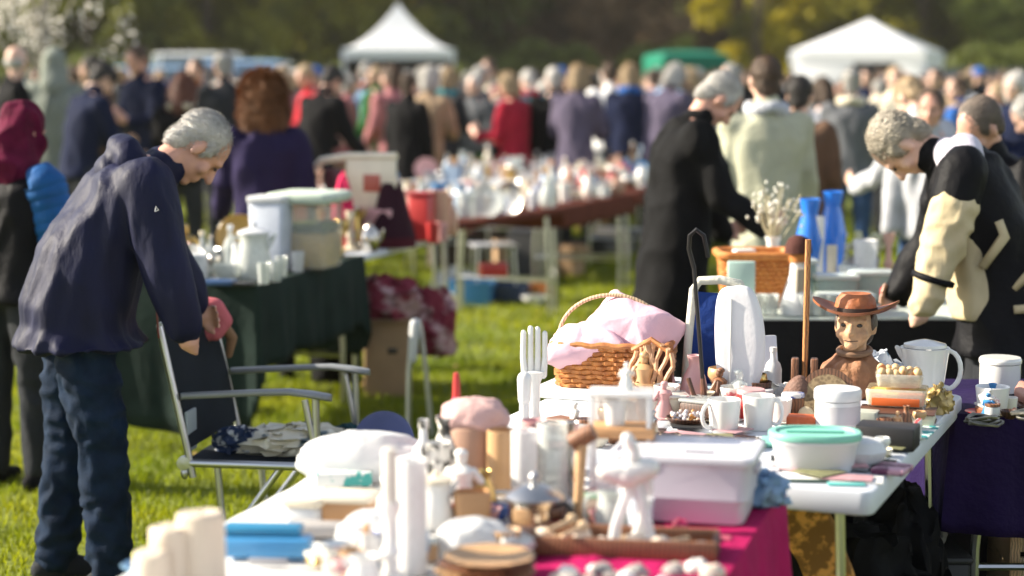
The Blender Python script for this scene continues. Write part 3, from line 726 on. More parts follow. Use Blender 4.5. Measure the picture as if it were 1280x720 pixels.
# grey-haired shopper bending over the right-hand tables, cream and black coat
J = skeleton(dict(lean=24, neck=52, head=16, armL=(13, 10, 4, 2), armR=(18, 6, 10, 0), legL=(2, 4), legR=(8, 8), tilt=-6))
CREAMJ = cloth('cream_shell', (.52, .43, .27), rough=.8, var=.14, bump=.5, bscale=9, stretch=(1.2, 1.2, .8))
LILJ = cloth('pale_lilac_shell', (.50, .47, .53), rough=.6)
sh = M(); g0 = J['shL'] * .82 + J['chest'] * .18
sh.cap(J['neck'] * .95 + J['shL'] * .05 + V((0, -.035, .02)), J['shL'] + V((.03, -.01, .028)), .068, .07); sh.cap(J['shL'] + V((.02, .03, .025)), J['neck'] + V((-.03, .03, .02)), .06, .05)
ce = J['elL'] + (J['wrL'] - J['elL']) * .44; cd = (J['wrL'] - J['elL']).normalized(); cu = cd.orthogonal().normalized(); cw = cd.cross(cu)
band = M().loft([ering(ce + cd * t_, r_, r_, 28, cu, cw) for t_, r_ in ((-.012, .066), (-.010, .0775), (.010, .0765), (.012, .066))])
ups = M().chain([g0, J['shL'], J['shL'] * .62 + J['elL'] * .38], [.09, .092, .090])
fr = M().loft([ering(J['pel']*(1-a) + J['chest']*a + V((-.01, .06 + .035*(1-a), -.02)), .182, .085 + .02*(1-a), 24, V((1, 0, 0)), V((0, 1, 0)), .85) for a in np.linspace(-.2, .75, 7)])
pocket = M().tube([J['chest'] + V((-.20, -.075, -.08)), J['waist'] + V((-.20, -.02, .05)), J['waist'] + V((-.195, .05, -.06))], [.017, .02, .016], 8)
pocket2 = M().tube([J['waist'] + V((-.19, -.12, -.0)), J['pel'] + V((-.20, -.08, .10)), J['pel'] + V((-.195, -.02, .03))], [.014, .017, .012], 8)
pocket3 = M().tube([J['pel'] + V((-.205, -.13, -.03)), J['pel'] + V((-.215, -.02, -.04))], [.016, .016], 8)
H1 = parts_person('grey-haired person bending over in a cream and black coat', (1.60, 6.2, 0), R(80), .935, [
    ('body', fused('body', body_shape(J, 30), .009, 2), SKIN[0]), ('eye', to_mesh('eye', eye_shape(J, (-1,))), EYE), ('eye', to_mesh('eye', eye_shape(J, (1,))), EYE),
    ('coat', fused('coat', jacket_shape(J, hem=.22, fat=1.1, flare=1.2, sleeve=1.15, cut=.9, arms='R'), .0125, 3, .024, 8, 4), BLK),
    ('upper_sleeve', fused('upper_sleeve', ups, .010, 3, .006, 9, 2), BLK),
    ('coat_front', fused('coat_front', fr, .012, 4, .010, 9, 3), CREAMJ, 'cream front panel of the coat'),
    ('sleeve', fused('sleeve', sleeve_shape(J, 'L', .46, 1.80, .094, .058), .0085, 2, .017, 9, 5, (1, 1, 1.1)), CREAMJ, 'cream lower sleeve'),
    ('cuff_band', to_mesh('cuff_band', band), BLK),
    ('yoke', fused('yoke', sh, .011, 4), LILJ, 'pale lilac shoulder yoke'),
    ('pocket_flap', to_mesh('pocket_flap', pocket), CREAMJ), ('pocket_flap', to_mesh('pocket_flap', pocket2), CREAMJ), ('pocket_flap', to_mesh('pocket_flap', pocket3), CREAMJ),
    ('trousers', fused('trousers', trouser_shape(J, 1.1), .014, 3, .016, 10, 2), gmat('charcoal')), ('shoe', fused('shoe', shoe_shape(J, 'L'), .014, 2), gmat('black')), ('shoe', fused('shoe', shoe_shape(J, 'R'), .014, 2), gmat('black')),
    ('hair', strands(fused('hair', hair_shape(J, 'short'), .009, 2, .005, 24, 3), J, 9000, .022, 4, .2), mat('hair_ashgrey', (.34, .30, .24), .6, var=.35, nscale=14))])

# cropped-haired man at the right edge
J = skeleton(dict(lean=8, neck=20, head=26, armL=(20, 12, 40, -6), armR=(14, 12, 45, -6), yaw=-12))
st = M().tube([J['chest'] + V((.10, .145, .02)), J['waist'] + V((.15, .16, .10)), J['waist'] + V((.18, .15, .0))], [.018, .02, .018], 8)
st2 = M().tube([J['waist'] + V((.02, .16, .05)), J['waist'] + V((.10, .165, -.06))], [.017, .017], 8)
st3 = M().tube([J['waist'] + V((-.02, .15, -.12)), J['waist'] + V((.14, .15, -.13))], [.018, .018], 8)
q = atY(1238, 124, 6.75)
parts_person('cropped-haired man in a black jacket with cream trim looking down', (q.x + .075, 6.9, 0), R(128), q.z / (J['head'].z + .118), [
    ('body', fused('body', body_shape(J, 35), .010, 2), SKIN[1]), ('eye', to_mesh('eye', eye_shape(J, (-1,))), EYE), ('eye', to_mesh('eye', eye_shape(J, (1,))), EYE),
    ('jacket', fused('jacket', jacket_shape(J, hem=.18, fat=1.14, sleeve=1.15), .013, 3, .022, 8, 9), BLK),
    ('trim', to_mesh('trim', st), CREAMJ), ('trim', to_mesh('trim', st2), CREAMJ), ('trim', to_mesh('trim', st3), CREAMJ),
    ('trousers', fused('trousers', trouser_shape(J, 1.1), .014, 3, .016, 10, 2), gmat('charcoal')), ('shoe', fused('shoe', shoe_shape(J, 'L'), .014, 2), gmat('black')), ('shoe', fused('shoe', shoe_shape(J, 'R'), .014, 2), gmat('black')),
    ('hair', strands(fused('hair', hair_shape(J, 'thin'), .009, 2, .002, 28, 3), J, 6000, .014, 5), mat('hair_cropped', (.13, .10, .08), .7, var=.3, nscale=20))])

# man in the long black coat, looking down at the stall
J = skeleton(dict(lean=8, neck=34, head=28, armL=(14, 8, 30, 0), armR=(22, 8, 34, -4), tilt=4))
q = atY(890, 92, 8.1)
parts_person('white-haired man in a long black coat looking down at the stalls', (q.x - .13, 8.05, 0), R(-80), q.z / (J['head'].z + .118), [
    ('body', fused('body', body_shape(J, 30), .011, 2), SKIN[1]), ('eye', to_mesh('eye', eye_shape(J, (-1,))), EYE), ('eye', to_mesh('eye', eye_shape(J, (1,))), EYE),
    ('coat', fused('coat', jacket_shape(J, hem=.44, fat=1.08, flare=1.05, sleeve=1.08), .014, 3, .026, 7, 13), cloth('black_wool', (.005, .005, .0055), var=.3)),
    ('trousers', fused('trousers', trouser_shape(J, 1.05), .014, 3, .016, 10, 2), gmat('black')), ('shoe', fused('shoe', shoe_shape(J, 'L'), .014, 2), gmat('black')), ('shoe', fused('shoe', shoe_shape(J, 'R'), .014, 2), gmat('black')),
    ('hair', strands(fused('hair', hair_shape(J, 'thin'), .009, 2, .003, 26, 3), J, 5000, .022, 6), mat('hair_silver', (.46, .44, .41), .6, var=.3, nscale=14))])

# ------------------------------------------------------------------ folding camp chair
NET = cloth('chair_fabric', (.012, .017, .024), var=.2, bump=.3, bscale=200, rough=.8)
ch = thing('camp_chair', 'black and silver folding armchair under the white-haired man\'s hands', 'chair', (-.73, 5.92, 0), R(-9))
for sy in (-1, 1):
    y = .255 * sy
    part(ch, 'back_post', M().tube([(-.235, y, .36), (-.25, y, .44), (-.335, y, .835)], .0115, 10), ALU)
    part(ch, 'seat_rail', M().tube([(-.27, y, .405), (.26, y, .405)], .013, 10), ALU)
    part(ch, 'front_post', M().tube([(.13, y, .615), (.165, y, .44), (.18, y, .40)], .0105, 10), ALU)
    part(ch, 'front_leg', M().tube([(.165, y, .62), (.17, y, .32), (.18, y, .0)], .0115, 10), ALU)
    part(ch, 'cross_leg', M().tube([(.05, y*.94, .40), (-.06, y*.94, .25), (-.25, y*.94, .0)], .0115, 10), ALU)
    part(ch, 'rear_leg', M().tube([(-.165, y*.88, .40), (-.15, y*.88, .2), (-.08, y*.88, .0)], .0115, 10), ALU)
    part(ch, 'armrest', M().loft([[V((x, y + a*wd, .628 + dz + b*.011)) for a, b in rr(2, 2, .9, 4)] for x, wd, dz in ((-.27, .004, -.012), (-.262, .016, -.01), (-.15, .017, -.002), (.0, .014, .008), (.08, .02, .012), (.15, .03, .006), (.205, .026, -.002), (.215, .012, -.004))]), mat('armrest_grey', (.20, .21, .22), .35))
    part(ch, 'hinge', M().lathe([(.001, -.014), (.022, -.012), (.024, 0), (.022, .012), (.001, .014)], 16, (-.262, y, .405), rot=Matrix.Rotation(pi/2, 3, 'X')).ell((-.262, y, .372), (.014, .012, .02), 10, 8), ALU)
bk = M().loft([[V((-.25 - .089*t + .010*sin(pi*t) + b*.004, a, .45 + .385*t)) for a, b in [(q[0]*.5, q[1]) for q in rr(.99, 2, .3, 3)]] for t in np.linspace(0, 1, 9)])
part(ch, 'backrest', bk, NET, subsurf=0)
part(ch, 'seat', M().loft([[V((x, a, .415 - .02*sin(pi*(x + .25)/.5) + b*.005)) for a, b in [(q[0]*.495, q[1]) for q in rr(.99, 2, .3, 3)]] for x in np.linspace(-.25, .25, 9)]), NET)
part(ch, 'top_bar', M().tube([(-.335, -.255, .835), (-.338, -.1, .842), (-.338, .1, .842), (-.335, .255, .835)], .0115, 10), ALU)
part(ch, 'front_bar', M().tube([(.255, -.25, .405), (.255, .25, .405)], .011, 10), ALU)
part(ch, 'pocket', M().box((-.258, -.2, .50), (.01, .09, .13), .003), mat('pocket_grey', (.30, .35, .38), .6))
CW = L2W((-.73, 5.92), R(-9))
BAGP = mat('printed_bag', (.62, .58, .45), .35, rgb2=(.03, .06, .07), kind='noise', nscale=9, sharp=(.56, .62))
crumple('clear printed bag of oddments lying on the folding armchair', CW(.03, 0, .405), (.17, .13, .055), BAGP, seed=4, amp=.28)
crumple('navy patterned pouch lying against the back of the folding armchair', CW(-.15, -.07, .41), (.07, .06, .05), cloth('navy_print', (.02, .035, .08), rgb2=(.45, .47, .5), nscale=30, sharp=(.55, .62)), name='pouch', cat='pouch', seed=9, amp=.25)
crumple('dark teal cloth bundle at the front of the folding armchair seat', CW(.19, .05, .41), (.06, .10, .04), cloth('teal_dark', (.012, .05, .06), var=.5), name='cloth_bundle', cat='cloth', seed=12)
# pink toy hooked over the chair back
t = thing('soft_toy', 'pink bird-like soft toy hanging over the back of the folding armchair', 'toy', CW(-.335, .20, .80), R(-9))
PK = cloth('pink_plush', (.50, .13, .15), var=.15)
mm = M().chain([(-.04, -.05, .03), (.0, -.06, .06), (.05, -.05, .05), (.075, -.03, .0), (.05, -.05, -.04), (.0, -.06, -.045)], [.022, .028, .03, .028, .026, .02], 10); mm.ell((.01, -.03, .0), (.05, .03, .045))
link('body', fused('body', mm, .006, 3), PK, t)
part(t, 'beak', M().chain([(-.03, -.06, -.045), (-.01, -.065, -.06), (.02, -.06, -.06)], [.012, .016, .012], 10), mat('toy_peach', (.55, .26, .17), .7))
part(t, 'face', M().ell((-.012, -.062, .012), (.03, .012, .024)), mat('toy_white', (.6, .58, .58), .7)); part(t, 'eye', M().ell((-.014, -.075, .014), (.009, .005, .009)), EYE)
part(t, 'tail', M().chain([(.07, -.02, -.02), (.09, 0, -.06), (.075, .01, -.12)], [.02, .018, .012], 10), mat('toy_brown', (.22, .12, .06), .8))
crumple('beige cloth cap held at the top of the folding armchair', CW(-.335, .05, .815), (.06, .05, .05), cloth('beige_felt', (.30, .25, .19)), name='beige_bonnet', cat='cap', seed=5, amp=.12, ridged=False)
# ------------------------------------------------------------------ front stall: long table with a white and a crimson cloth
Z1 = .74
RZ1 = math.atan2(-.279, .96); C1 = (.0825 - .279 * 1.0, 3.99 - .96 * 1.0)
table('front stall table under white and crimson cloths', C1, 1.0, 1.98, Z1 - .008, RZ1, mat('trestle_top', (.5, .48, .44), .6), STEEL)
WCL = cloth('white_cotton', (.70, .69, .67), var=.04, bump=.2)
CRIM = cloth('crimson_cotton', (.36, .008, .085), var=.22, nscale=5, bump=.3, bscale=30)
W1 = L2W(C1, RZ1)
o = solo('tablecloth', drape(1.004, 1.984, (.45, .05, .03, .10), .015, 9, 2, wr=.006), WCL, 'white cloth spread over the front stall table', 'tablecloth', (*C1, Z1 - .006), RZ1, solid=.002)
c2 = W1(.335, -.01)
o = solo('tablecloth', drape(.36, 2.0, (.55, .60, .05, .004), .05, 13, 5, per=84, wr=.010, levels=12), CRIM, 'crimson cloth hanging down the side of the front stall', 'tablecloth', (c2.x, c2.y, Z1), RZ1, solid=.002)
def p1(px, py, h=Z1 + .004): return at(px, py, h)
K = lambda p: p.y / FPX
# cream pillar jars, lower corner
for (px, py, r, h, lb) in ((252, 738, .042, .135, 'tall cream pillar candle at the corner of the white cloth'), (214, 742, .036, .115, 'middle cream pillar candle beside the tall one on the white cloth'), (190, 752, .032, .085, 'short cream pillar candle in front of the taller two on the white cloth')):
    p = p1(px, py); t = thing('pillar_candle', lb, 'candle', p, 0, 'cream pillar candles on the white cloth')
    q = M().lathe([(.001, 0), (r*.97, 0), (r, .006), (r*1.01, h*.4), (r*.99, h*.85), (r*.93, h*.97), (r*.8, h), (r*.4, h*.985), (.001, h*.98)], 32); q.warp(.004, 30, px)
    part(t, 'wax', q, mat('cream_wax', (.70, .60, .48), .5, var=.06, transl=.15)); part(t, 'wick', M().tube([(0, 0, h*.97), (.002, 0, h*1.0), (.005, 0, h*1.06)], .0013, 6), EYE)
vessel('dish', 'small sky blue dish at the corner of the white cloth', 'dish', P_PLATE(.048, .016), mat('sky_blue_glaze', (.22, .42, .62), .25), p1(186, 716))
t = thing('pencil_case', 'blue plastic case with darker lid on the white cloth', 'case', p1(335, 694), R(-3))
part(t, 'body', M().box((0, 0, .018), (.16, .055, .036), .007), mat('case_blue', (.06, .26, .52), .35)); part(t, 'lid', M().box((-.01, .012, .045), (.142, .05, .017), .005), mat('case_lid_blue', (.015, .18, .34), .35))
t = thing('kitchen_knife', 'grey handled knife lying in front of the blue case', 'knife', p1(350, 708), R(-8))
part(t, 'handle', M().box((-.02, 0, .007), (.075, .016, .012), .005), GREYP); part(t, 'blade', M().box((.055, 0, .006), (.08, .018, .003), .0012), STEEL)
# tubs at the far left
lidbox('white lidded plastic tub on the far left of the white cloth', p1(384, 652), .075, .075, .055, WPLA, CREAM, R(-12), name='tub', cat='tub')
TANB = mat('tan_paint', (.50, .27, .12), .5, var=.1)
lidbox('tan box with cream lid beside the white lidded tub', p1(436, 652), .10, .08, .058, TANB, CREAM, R(-8), lh=.014)
lidbox('tan and white carton behind the tall white candlesticks', p1(590, 668), .07, .05, .085, TANB, None, R(12), name='carton', cat='carton')
block('box', 'grey cardboard sleeve lying in front of the tan box', 'box', p1(400, 668), .11, .05, .022, mat('warm_grey_card', (.33, .31, .30), .8), R(-5))
crumple('wide white carrier bag lying flat at the far edge of the white cloth', p1(460, 596), (.155, .07, .065), WBAG, seed=3, amp=.16, ridged=False)
crumple('rounded white film bag in the middle of the white cloth', p1(470, 690), (.075, .06, .05), WBAG, seed=21, amp=.14, ridged=False)
crumple('white film bag in front of the wooden dishes', p1(592, 694), (.07, .05, .045), WBAG, seed=8, amp=.16, ridged=False)
crumple('small white tissue lump beside the wooden dishes', p1(640, 697), (.035, .03, .03), PAPER, name='tissue', cat='tissue', seed=31)
crumple('greyish white film bag under the teal wrapped parcel', p1(520, 612), (.07, .05, .05), WBAG, seed=41, amp=.2, ridged=False)
block('parcel', 'parcel wrapped in teal and white paper under the carrier bag', 'parcel', p1(430, 606), .12, .05, .03, mat('teal_print', (.62, .64, .62), .5, rgb2=(.03, .27, .25), nscale=28, sharp=(.52, .58)), R(4))
t = thing('soup_plate', 'dark rimmed plate on edge behind the carrier bag', 'plate', p1(478, 578) + V((0, .06, .035)), 0)
t.rotation_euler = (R(70), 0, 0)
part(t, 'plate', M().lathe([(.001, 0), (.035, 0), (.045, .006), (.068, .012), (.068, .014), (.045, .009), (.001, .005)], 32), WHITE); part(t, 'rim', M().lathe([(.058, .0107), (.0695, .0125), (.0695, .016), (.058, .0135)], 32), mat('navy_glaze', (.02, .03, .10), .25))
# tall white things
def candlestick(label, p, r, h, mt, group=None):
    t = thing('candlestick', label, 'candlestick', p, 0, group)
    part(t, 'stem', M().lathe([(.001, 0)] + P_CANDLESTICK(r, h*.6) + [(.001, h*.6)], 24), mt); part(t, 'candle', M().lathe([(.001, h*.58), (r*.38, h*.58), (r*.36, h*.99), (r*.2, h), (.001, h)], 16), mat('white_wax', (.72, .69, .62), .5, transl=.15))
candlestick('slim white candlestick with a candle, nearest the film bag', p1(488, 728), .035, .235, WHITE)
vessel('vase', 'tall plain white vase beside the slim candlestick', 'vase', P_CYL(.026, .20), FROST, p1(516, 716))
jug('white jug with tan panel among the white vases', p1(545, 668), .034, .10, WHITE, R(200), lid=CREAM)
SPECK = mat('black_white_print', (.70, .68, .64), .4, rgb2=(.03, .03, .03), nscale=34, sharp=(.50, .58))
bottle('slim white bottle with speckled neck in front of the pink draped pot', p1(530, 628), .026, .165, WPLA, SPECK)
vessel('vase', 'black and white patterned vase by the pink draped pot', 'vase', P_URN(.033, .17), SPECK, p1(560, 622))
jug('ornate speckled jug with curled handle in front of the pink draped pot', p1(548, 640), .03, .14, SPECK, R(30))
figure('white robed figurine in front of the pink draped pot', p1(577, 650), .14, WHITE, R(170))
# brown pot draped in pink
pp = p1(591, 618)
t = thing('storage_pot', 'tall brown clay pot on the front stall with a pink cloth bundled on top', 'pot', pp)
part(t, 'body', M().lathe(hollow([(.001, 0), (.062, 0), (.066, .01), (.066, .145), (.063, .15)]), 36), TAUPE)
crumple('dusty pink cloth bundled on the tall brown clay pot', pp + V((.004, 0, .138)), (.074, .066, .044), cloth('dusty_pink', (.52, .34, .32)), name='cloth_bundle', cat='cloth', seed=6, amp=.16, ridged=False)
t = thing('hand_bell', 'bright pink and red handled spindle standing before the brown pot', 'spindle', p1(571, 606))
part(t, 'cone', M().lathe([(.001, 0), (.022, 0), (.02, .03), (.013, .075), (.009, .115), (.001, .116)], 20), mat('hot_pink', (.62, .03, .12), .4)); part(t, 'handle', M().lathe([(.009, .11), (.008, .14), (.006, .165), (.001, .168)], 14), REDP)
t.location.z += .075; t.name = 'spindle'
block('box', 'small white box supporting the pink spindle', 'box', p1(571, 606), .05, .05, .074, WHITE, R(20))
vessel('vase', 'tan glazed column vase right of the brown pot', 'vase', P_CYL(.030, .15), TANC, p1(627, 628))
block('tray', 'black tray edge under the brown pot', 'tray', p1(600, 630), .10, .03, .012, BLACKP, R(-5))
# blue glass dish, orange lid
vessel('dish', 'deep blue glass dish in front of the brown pot', 'dish', P_BOWL(.055, .035), mat('cobalt_glass', (.03, .07, .25), .12, spec=.7), p1(606, 655), sy=.6)
jar('little jar with amber lid beside the blue dish', p1(585, 668), .020, .032, WPLA, mat('amber_lid', (.55, .22, .02), .4), lh=.5)
t = thing('gravy_ladle', 'pewter ladle with curved handle resting on the blue dish', 'ladle', p1(606, 640) + V((0, 0, .03)), R(12))
part(t, 'handle', M().tube([(-.08, 0, -.01), (-.04, 0, .008), (0, 0, .012), (.05, 0, .008), (.085, 0, .002)], .0045, 8), SILVER); part(t, 'bowl', M().lathe(hollow(P_BOWL(.022, .014), .002), 20, (-.095, 0, -.02)), SILVER)
# white columns
for (px, py, r, h, mt, lb, pr) in ((655, 640, .026, .165, FROST, 'greyish white column vase beside the tan column', P_CYL), (690, 628, .032, .165, GLASS, 'broad clear glass column vase in the middle of the front stall', P_CYL), (715, 616, .028, .15, SILVER, 'silver waisted vase behind the wooden mallet', P_VASE), (668, 600, .03, .13, PINKC, 'pale pink tumbler behind the column vases', P_TUMBLER)):
    vessel('vase', lb, 'vase', pr(r, h), mt, p1(px, py))
# metal pot
p = p1(668, 668)
t = thing('coffee_pot', 'dented silver pot with domed lid and tan front, beside the mallet', 'pot', p, R(-15))
part(t, 'body', M().lathe([(.001, 0), (.044, 0), (.047, .01), (.049, .05), (.05, .066), (.001, .067)], 32), SILVER); part(t, 'lid', M().lathe([(.001, .067), (.056, .068), (.057, .074), (.046, .084), (.022, .096), (.008, .098), (.012, .112), (.006, .12), (.001, .121)], 32), STEEL)
part(t, 'handle', arc_handle(.046, .015, .06, .03, .005), BLACKP); part(t, 'front_panel', M().box((-.012, -.0495, .034), (.034, .006, .05), .002), TANC)
# wooden mallet standing on its handle
p = p1(722, 662)
t = thing('wooden_mallet', 'tan wooden mallet propped upright with its head at the top', 'mallet', p, R(-10))
part(t, 'handle', M().tube([(0, 0, 0), (.003, 0, .08), (.006, .01, .165)], [.0105, .0095, .012], 12), TANW); part(t, 'head', M().lathe([(.001, -.026), (.017, -.025), (.019, 0), (.017, .025), (.001, .026)], 18, (.007, .012, .178), rot=Matrix.Rotation(R(60), 3, 'Y')), BROWNW)
# clear display stand with tan shelf
p = p1(776, 628)
t = thing('display_stand', 'clear plastic display stand with a tan shelf', 'stand', p, R(-8))
for sx in (-.058, .058):
    for sy in (-.035, .035): part(t, 'post', M().box((sx, sy, .112), (.009, .009, .224), .002), FROST)
part(t, 'shelf', M().box((0, 0, .150), (.14, .09, .022), .004), TANB); part(t, 'top', M().box((0, 0, .228), (.132, .086, .008), .002), FROST); part(t, 'back_panel', M().box((0, .042, .19), (.106, .003, .065), .001), FROST); part(t, 'rail', M().box((0, -.036, .06), (.106, .004, .05), .001), FROST)
vessel('tumbler', 'cloudy glass tumbler standing on the tan shelf', 'tumbler', P_TUMBLER(.024, .05), FROST, p + V((-.012, -.002, .162)))
figure('small white figurine standing on top of the clear display stand', p + V((.01, 0, .233)), .055, WHITE, R(180))
# board, green book
bp = p1(738, 650)
block('chopping_board', 'dark brown board under the sage green book', 'board', bp + V((0, .01, 0)), .14, .09, .012, DARKW, R(-8)); book('sage green book lying on the dark board', bp + V((.012, .01, .013)), .085, .065, .036, mat('sage_cover', (.17, .28, .19), .6), R(-8))
# white arched figure
p = p1(790, 690)
t = thing('ornament', 'white china ornament with tall arching legs in front of the lilac box', 'ornament', p, R(5))
for k, pts in enumerate((((-.035, 0, 0), (-.03, 0, .05), (-.012, .0, .10), (.0, 0, .135)), ((.035, -.01, 0), (.03, -.01, .04), (.018, 0, .09), (.0, 0, .135)), ((.005, .02, 0), (.02, .02, .05), (.03, .01, .11), (.022, .0, .15)))):
    part(t, 'leg', M().tube(pts, [.014, .010, .011, .014], 10), FROST)
part(t, 'body', M().chain([(-.05, 0, .15), (-.01, 0, .145), (.03, 0, .155)], [.016, .028, .02], 12), WHITE); part(t, 'neck', M().chain([(.0, 0, .15), (.0, 0, .19), (-.01, 0, .21)], [.018, .013, .012], 12), WHITE)
jug('stout clear glass jug behind the arching ornament', p1(765, 668), .034, .085, GLASS, R(180)); vessel('vase', 'bluish white beaker under the arching ornament', 'vase', P_TUMBLER(.026, .075), mat('bluish_china', (.58, .63, .72), .3), p1(800, 672))
# lilac storage box
p = p1(872, 642) + V((-.02, .0, .003))
t = thing('storage_box', 'lilac lidded storage box on the crimson cloth', 'box', p, R(-14))
rg = lambda k, z: [V((x, y, z)) for x, y in rr(.27*k, .20*k, .022, 5)]
part(t, 'body', M().loft([rg(.88, 0), rg(.90, .004), rg(.925, .042), rg(.955, .046), rg(.955, .05), rg(.95, .052), rg(1, .118), rg(.96, .118), rg(.9, .06), rg(.86, .006)]), LILAC)
part(t, 'lid', M().loft([rg(.98, .116), rg(1.05, .117), rg(1.06, .121), rg(1.06, .129), rg(1.045, .133), rg(.98, .135), rg(.96, .131), rg(.5, .131)]), mat('lilac_lid', (.62, .61, .66), .35, var=.03)); part(t, 'clip', M().box((.03, -.05, .133), (.06, .008, .004), .0015), mat('slot_grey', (.2, .19, .22), .5))
for sx in (-1, 1): part(t, 'handle', M().box((sx*.138, 0, .098), (.012, .07, .014), .004), LILAC)
crumple('blue plastic bag at the corner of the crimson cloth', p1(950, 630) + V((.0, 0, 0)), (.05, .045, .042), mat('blue_film', (.12, .27, .50), .22, rgb2=(.35, .48, .65), nscale=14, transl=.15), seed=14, amp=.35)
crumple('hot pink toy hat beside the lilac box', p1(850, 668), (.016, .016, .02), mat('hot_pink', (.62, .03, .12), .4), name='toy_hat', cat='toy', seed=2, amp=.15)
block('card', 'flat pink card in front of the lilac box', 'card', p1(880, 672), .10, .03, .003, mat('rose_card', (.55, .10, .16), .6), R(-12))
# wooden tray with bits
tp = p1(785, 690)
t = thing('serving_tray', 'long brown wooden tray with raised rim at the front of the stall', 'tray', tp + V((-.01, .012, 0)), R(-9))
part(t, 'base', M().box((0, 0, .006), (.34, .10, .011), .002), BROWNW)
for q, c, d in ((0, (0, -.052, .017), (.35, .011, .034)), (1, (0, .052, .017), (.35, .011, .034)), (2, (.171, 0, .0175), (.012, .093, .03)), (3, (-.171, 0, .0175), (.012, .093, .03))): part(t, 'rim', M().box(c, d, .003), DARKW if q == 2 else BROWNW)
TW = L2W((tp.x - .01, tp.y + .012), R(-9)); rnd = random.Random(5)
for i in range(9):
    x = -.15 + .036 * i + rnd.uniform(-.008, .008); y = rnd.uniform(-.03, .03); r = rnd.uniform(.010, .018)
    if i % 3 == 1: solo('clothes_peg', M().box((0, 0, .006), (.011, .07, .010), .003), PALEW, 'pale wooden peg lying in the brown tray', 'peg', TW(x, y, Z1 + .017), rnd.uniform(-.9, .9), 'wooden pegs in the brown tray')
    else: crumple('white shell lying in the brown tray', TW(x, y, Z1 + .015), (r*1.3, r, r*.9), SHELL, name='sea_shell', cat='shell', seed=50 + i, group='shells in the brown tray', amp=.15, n=20)
for i in range(16):
    p = p1(690 + 13.5 * i + rnd.uniform(-6, 6), 718 + rnd.uniform(-6, 14)); r = rnd.uniform(.008, .018)
    crumple('shell or pebble in the row along the front of the brown tray', p, (r*1.4, r, r), (SHELL, WHITE, STONE)[i % 3], name='sea_shell', cat='shell', seed=70 + i, group='shells along the front of the brown tray', amp=.15, n=20)
for k, (a, b, w_) in enumerate(((700, 668, .085), (716, 676, .07))):
    solo('wooden_spoon', M().chain([(-w_/2, 0, .006), (w_/3, 0, .008), (w_/2, 0, .010)], [.005, .006, .011], 10), PALEW, ('longer', 'shorter')[k] + ' pale wooden spoon resting on the tray rim', 'spoon', p1(a, b + 14) + V((0, -.02, .036)), R(58))
# wooden dishes, lower centre
p = p1(606, 724)
for i, (r, lb) in enumerate(((.088, 'lowest of the stacked wooden plates at the near edge'), (.084, 'middle of the stacked wooden plates at the near edge'), (.078, 'uppermost of the stacked wooden plates at the near edge'))):
    solo('wooden_plate', M().lathe([(.001, 0), (r*.55, 0), (r*.6, .004), (r*.97, .014), (r, .017), (r*.97, .0175), (r*.6, .008), (.001, .007)], 40), (TANW, BROWNW, TANW)[i], lb, 'plate', p + V((.004*i, .003*i, .0125*i)), .8*i, 'stacked wooden plates')
vessel('cup', 'wooden cup beside the stacked plates', 'cup', P_TUMBLER(.028, .05), TANW, p1(632, 700) + V((.0, .02, 0))); block('box', 'small dark wooden box beside the wooden cup', 'box', p1(652, 690), .045, .045, .045, DARKW, R(-15))
vessel('ashtray', 'brown stoneware ashtray lying at the near edge', 'ashtray', P_BOWL(.024, .018), mat('brown_glaze', (.16, .11, .07), .3), p1(450, 708))
jug('white cream jug at the near edge of the front stall', p1(455, 735), .03, .055, WHITE, R(20)); vessel('egg_cup', 'pink egg cup at the near edge of the front stall', 'egg cup', P_GOBLET(.02, .045), PINKC, p1(428, 732))

# ------------------------------------------------------------------ white folding tables behind
Z2 = .735
u2 = V((.37, .929)); w2 = V((-.929, .37)); F2 = V((.762, 3.83)); RZ2 = math.atan2(-.37, .929)
def rect2(off, wd, ln, adv=0):
    c = F2 + w2 * (off + wd/2) + u2 * (ln/2 + adv); return (c.x, c.y)
TOPW = mat('folding_table_top', (.60, .63, .68), .45, var=.05)
ca = rect2(0, .62, 1.32); table('white folding table with a pale blue edge beside the purple stall', ca, .62, 1.32, Z2, RZ2, TOPW, STEEL, 'white folding tables', th=.055, inset=.07, leg_r=.011)
cb = rect2(.626, .43, 1.32); table('narrow white folding table under the wicker basket', cb, .43, 1.32, Z2, RZ2, TOPW, STEEL, 'white folding tables', th=.055, inset=.07, leg_r=.011)
def p2(px, py, h=Z2 + .001): return at(px, py, h)
# basket
bp = p2(757, 494); bp = V((.285, 5.06, Z2))
bl = p2(735, 510)
block('tray', 'white shallow tray under the wicker basket', 'tray', bp + V((-.02, -.01, 0)), .36, .26, .03, WHITE, RZ2, r=.008)
t = thing('wicker_basket', 'brown rectangular wicker basket heaped with pink blankets', 'basket', bp + V((0, 0, .031)), RZ2 + .12)
part(t, 'weave', weave2(.31, .22, .115, 9, .04, .93), WICKER); part(t, 'base', M().box((0, 0, .006), (.27, .18, .01), .003, cr=.03), BROWNW)
rim = [(x, y, .118 + .002*sin(i*1.2)) for i, (x, y) in enumerate(even_rr(.318, .228, .042, 80))]; part(t, 'rim', M().tube(rim, .009, 8, loop=True), WICKER)
part(t, 'handle', M().tube([(.155*cos(a) - .01, .02, .118 + .125*sin(a)) for a in np.linspace(0.02, pi - .02, 20)], .0055, 8), PALEW)
PKC = cloth('pink_blanket', (.70, .45, .52), var=.05, bump=.12)
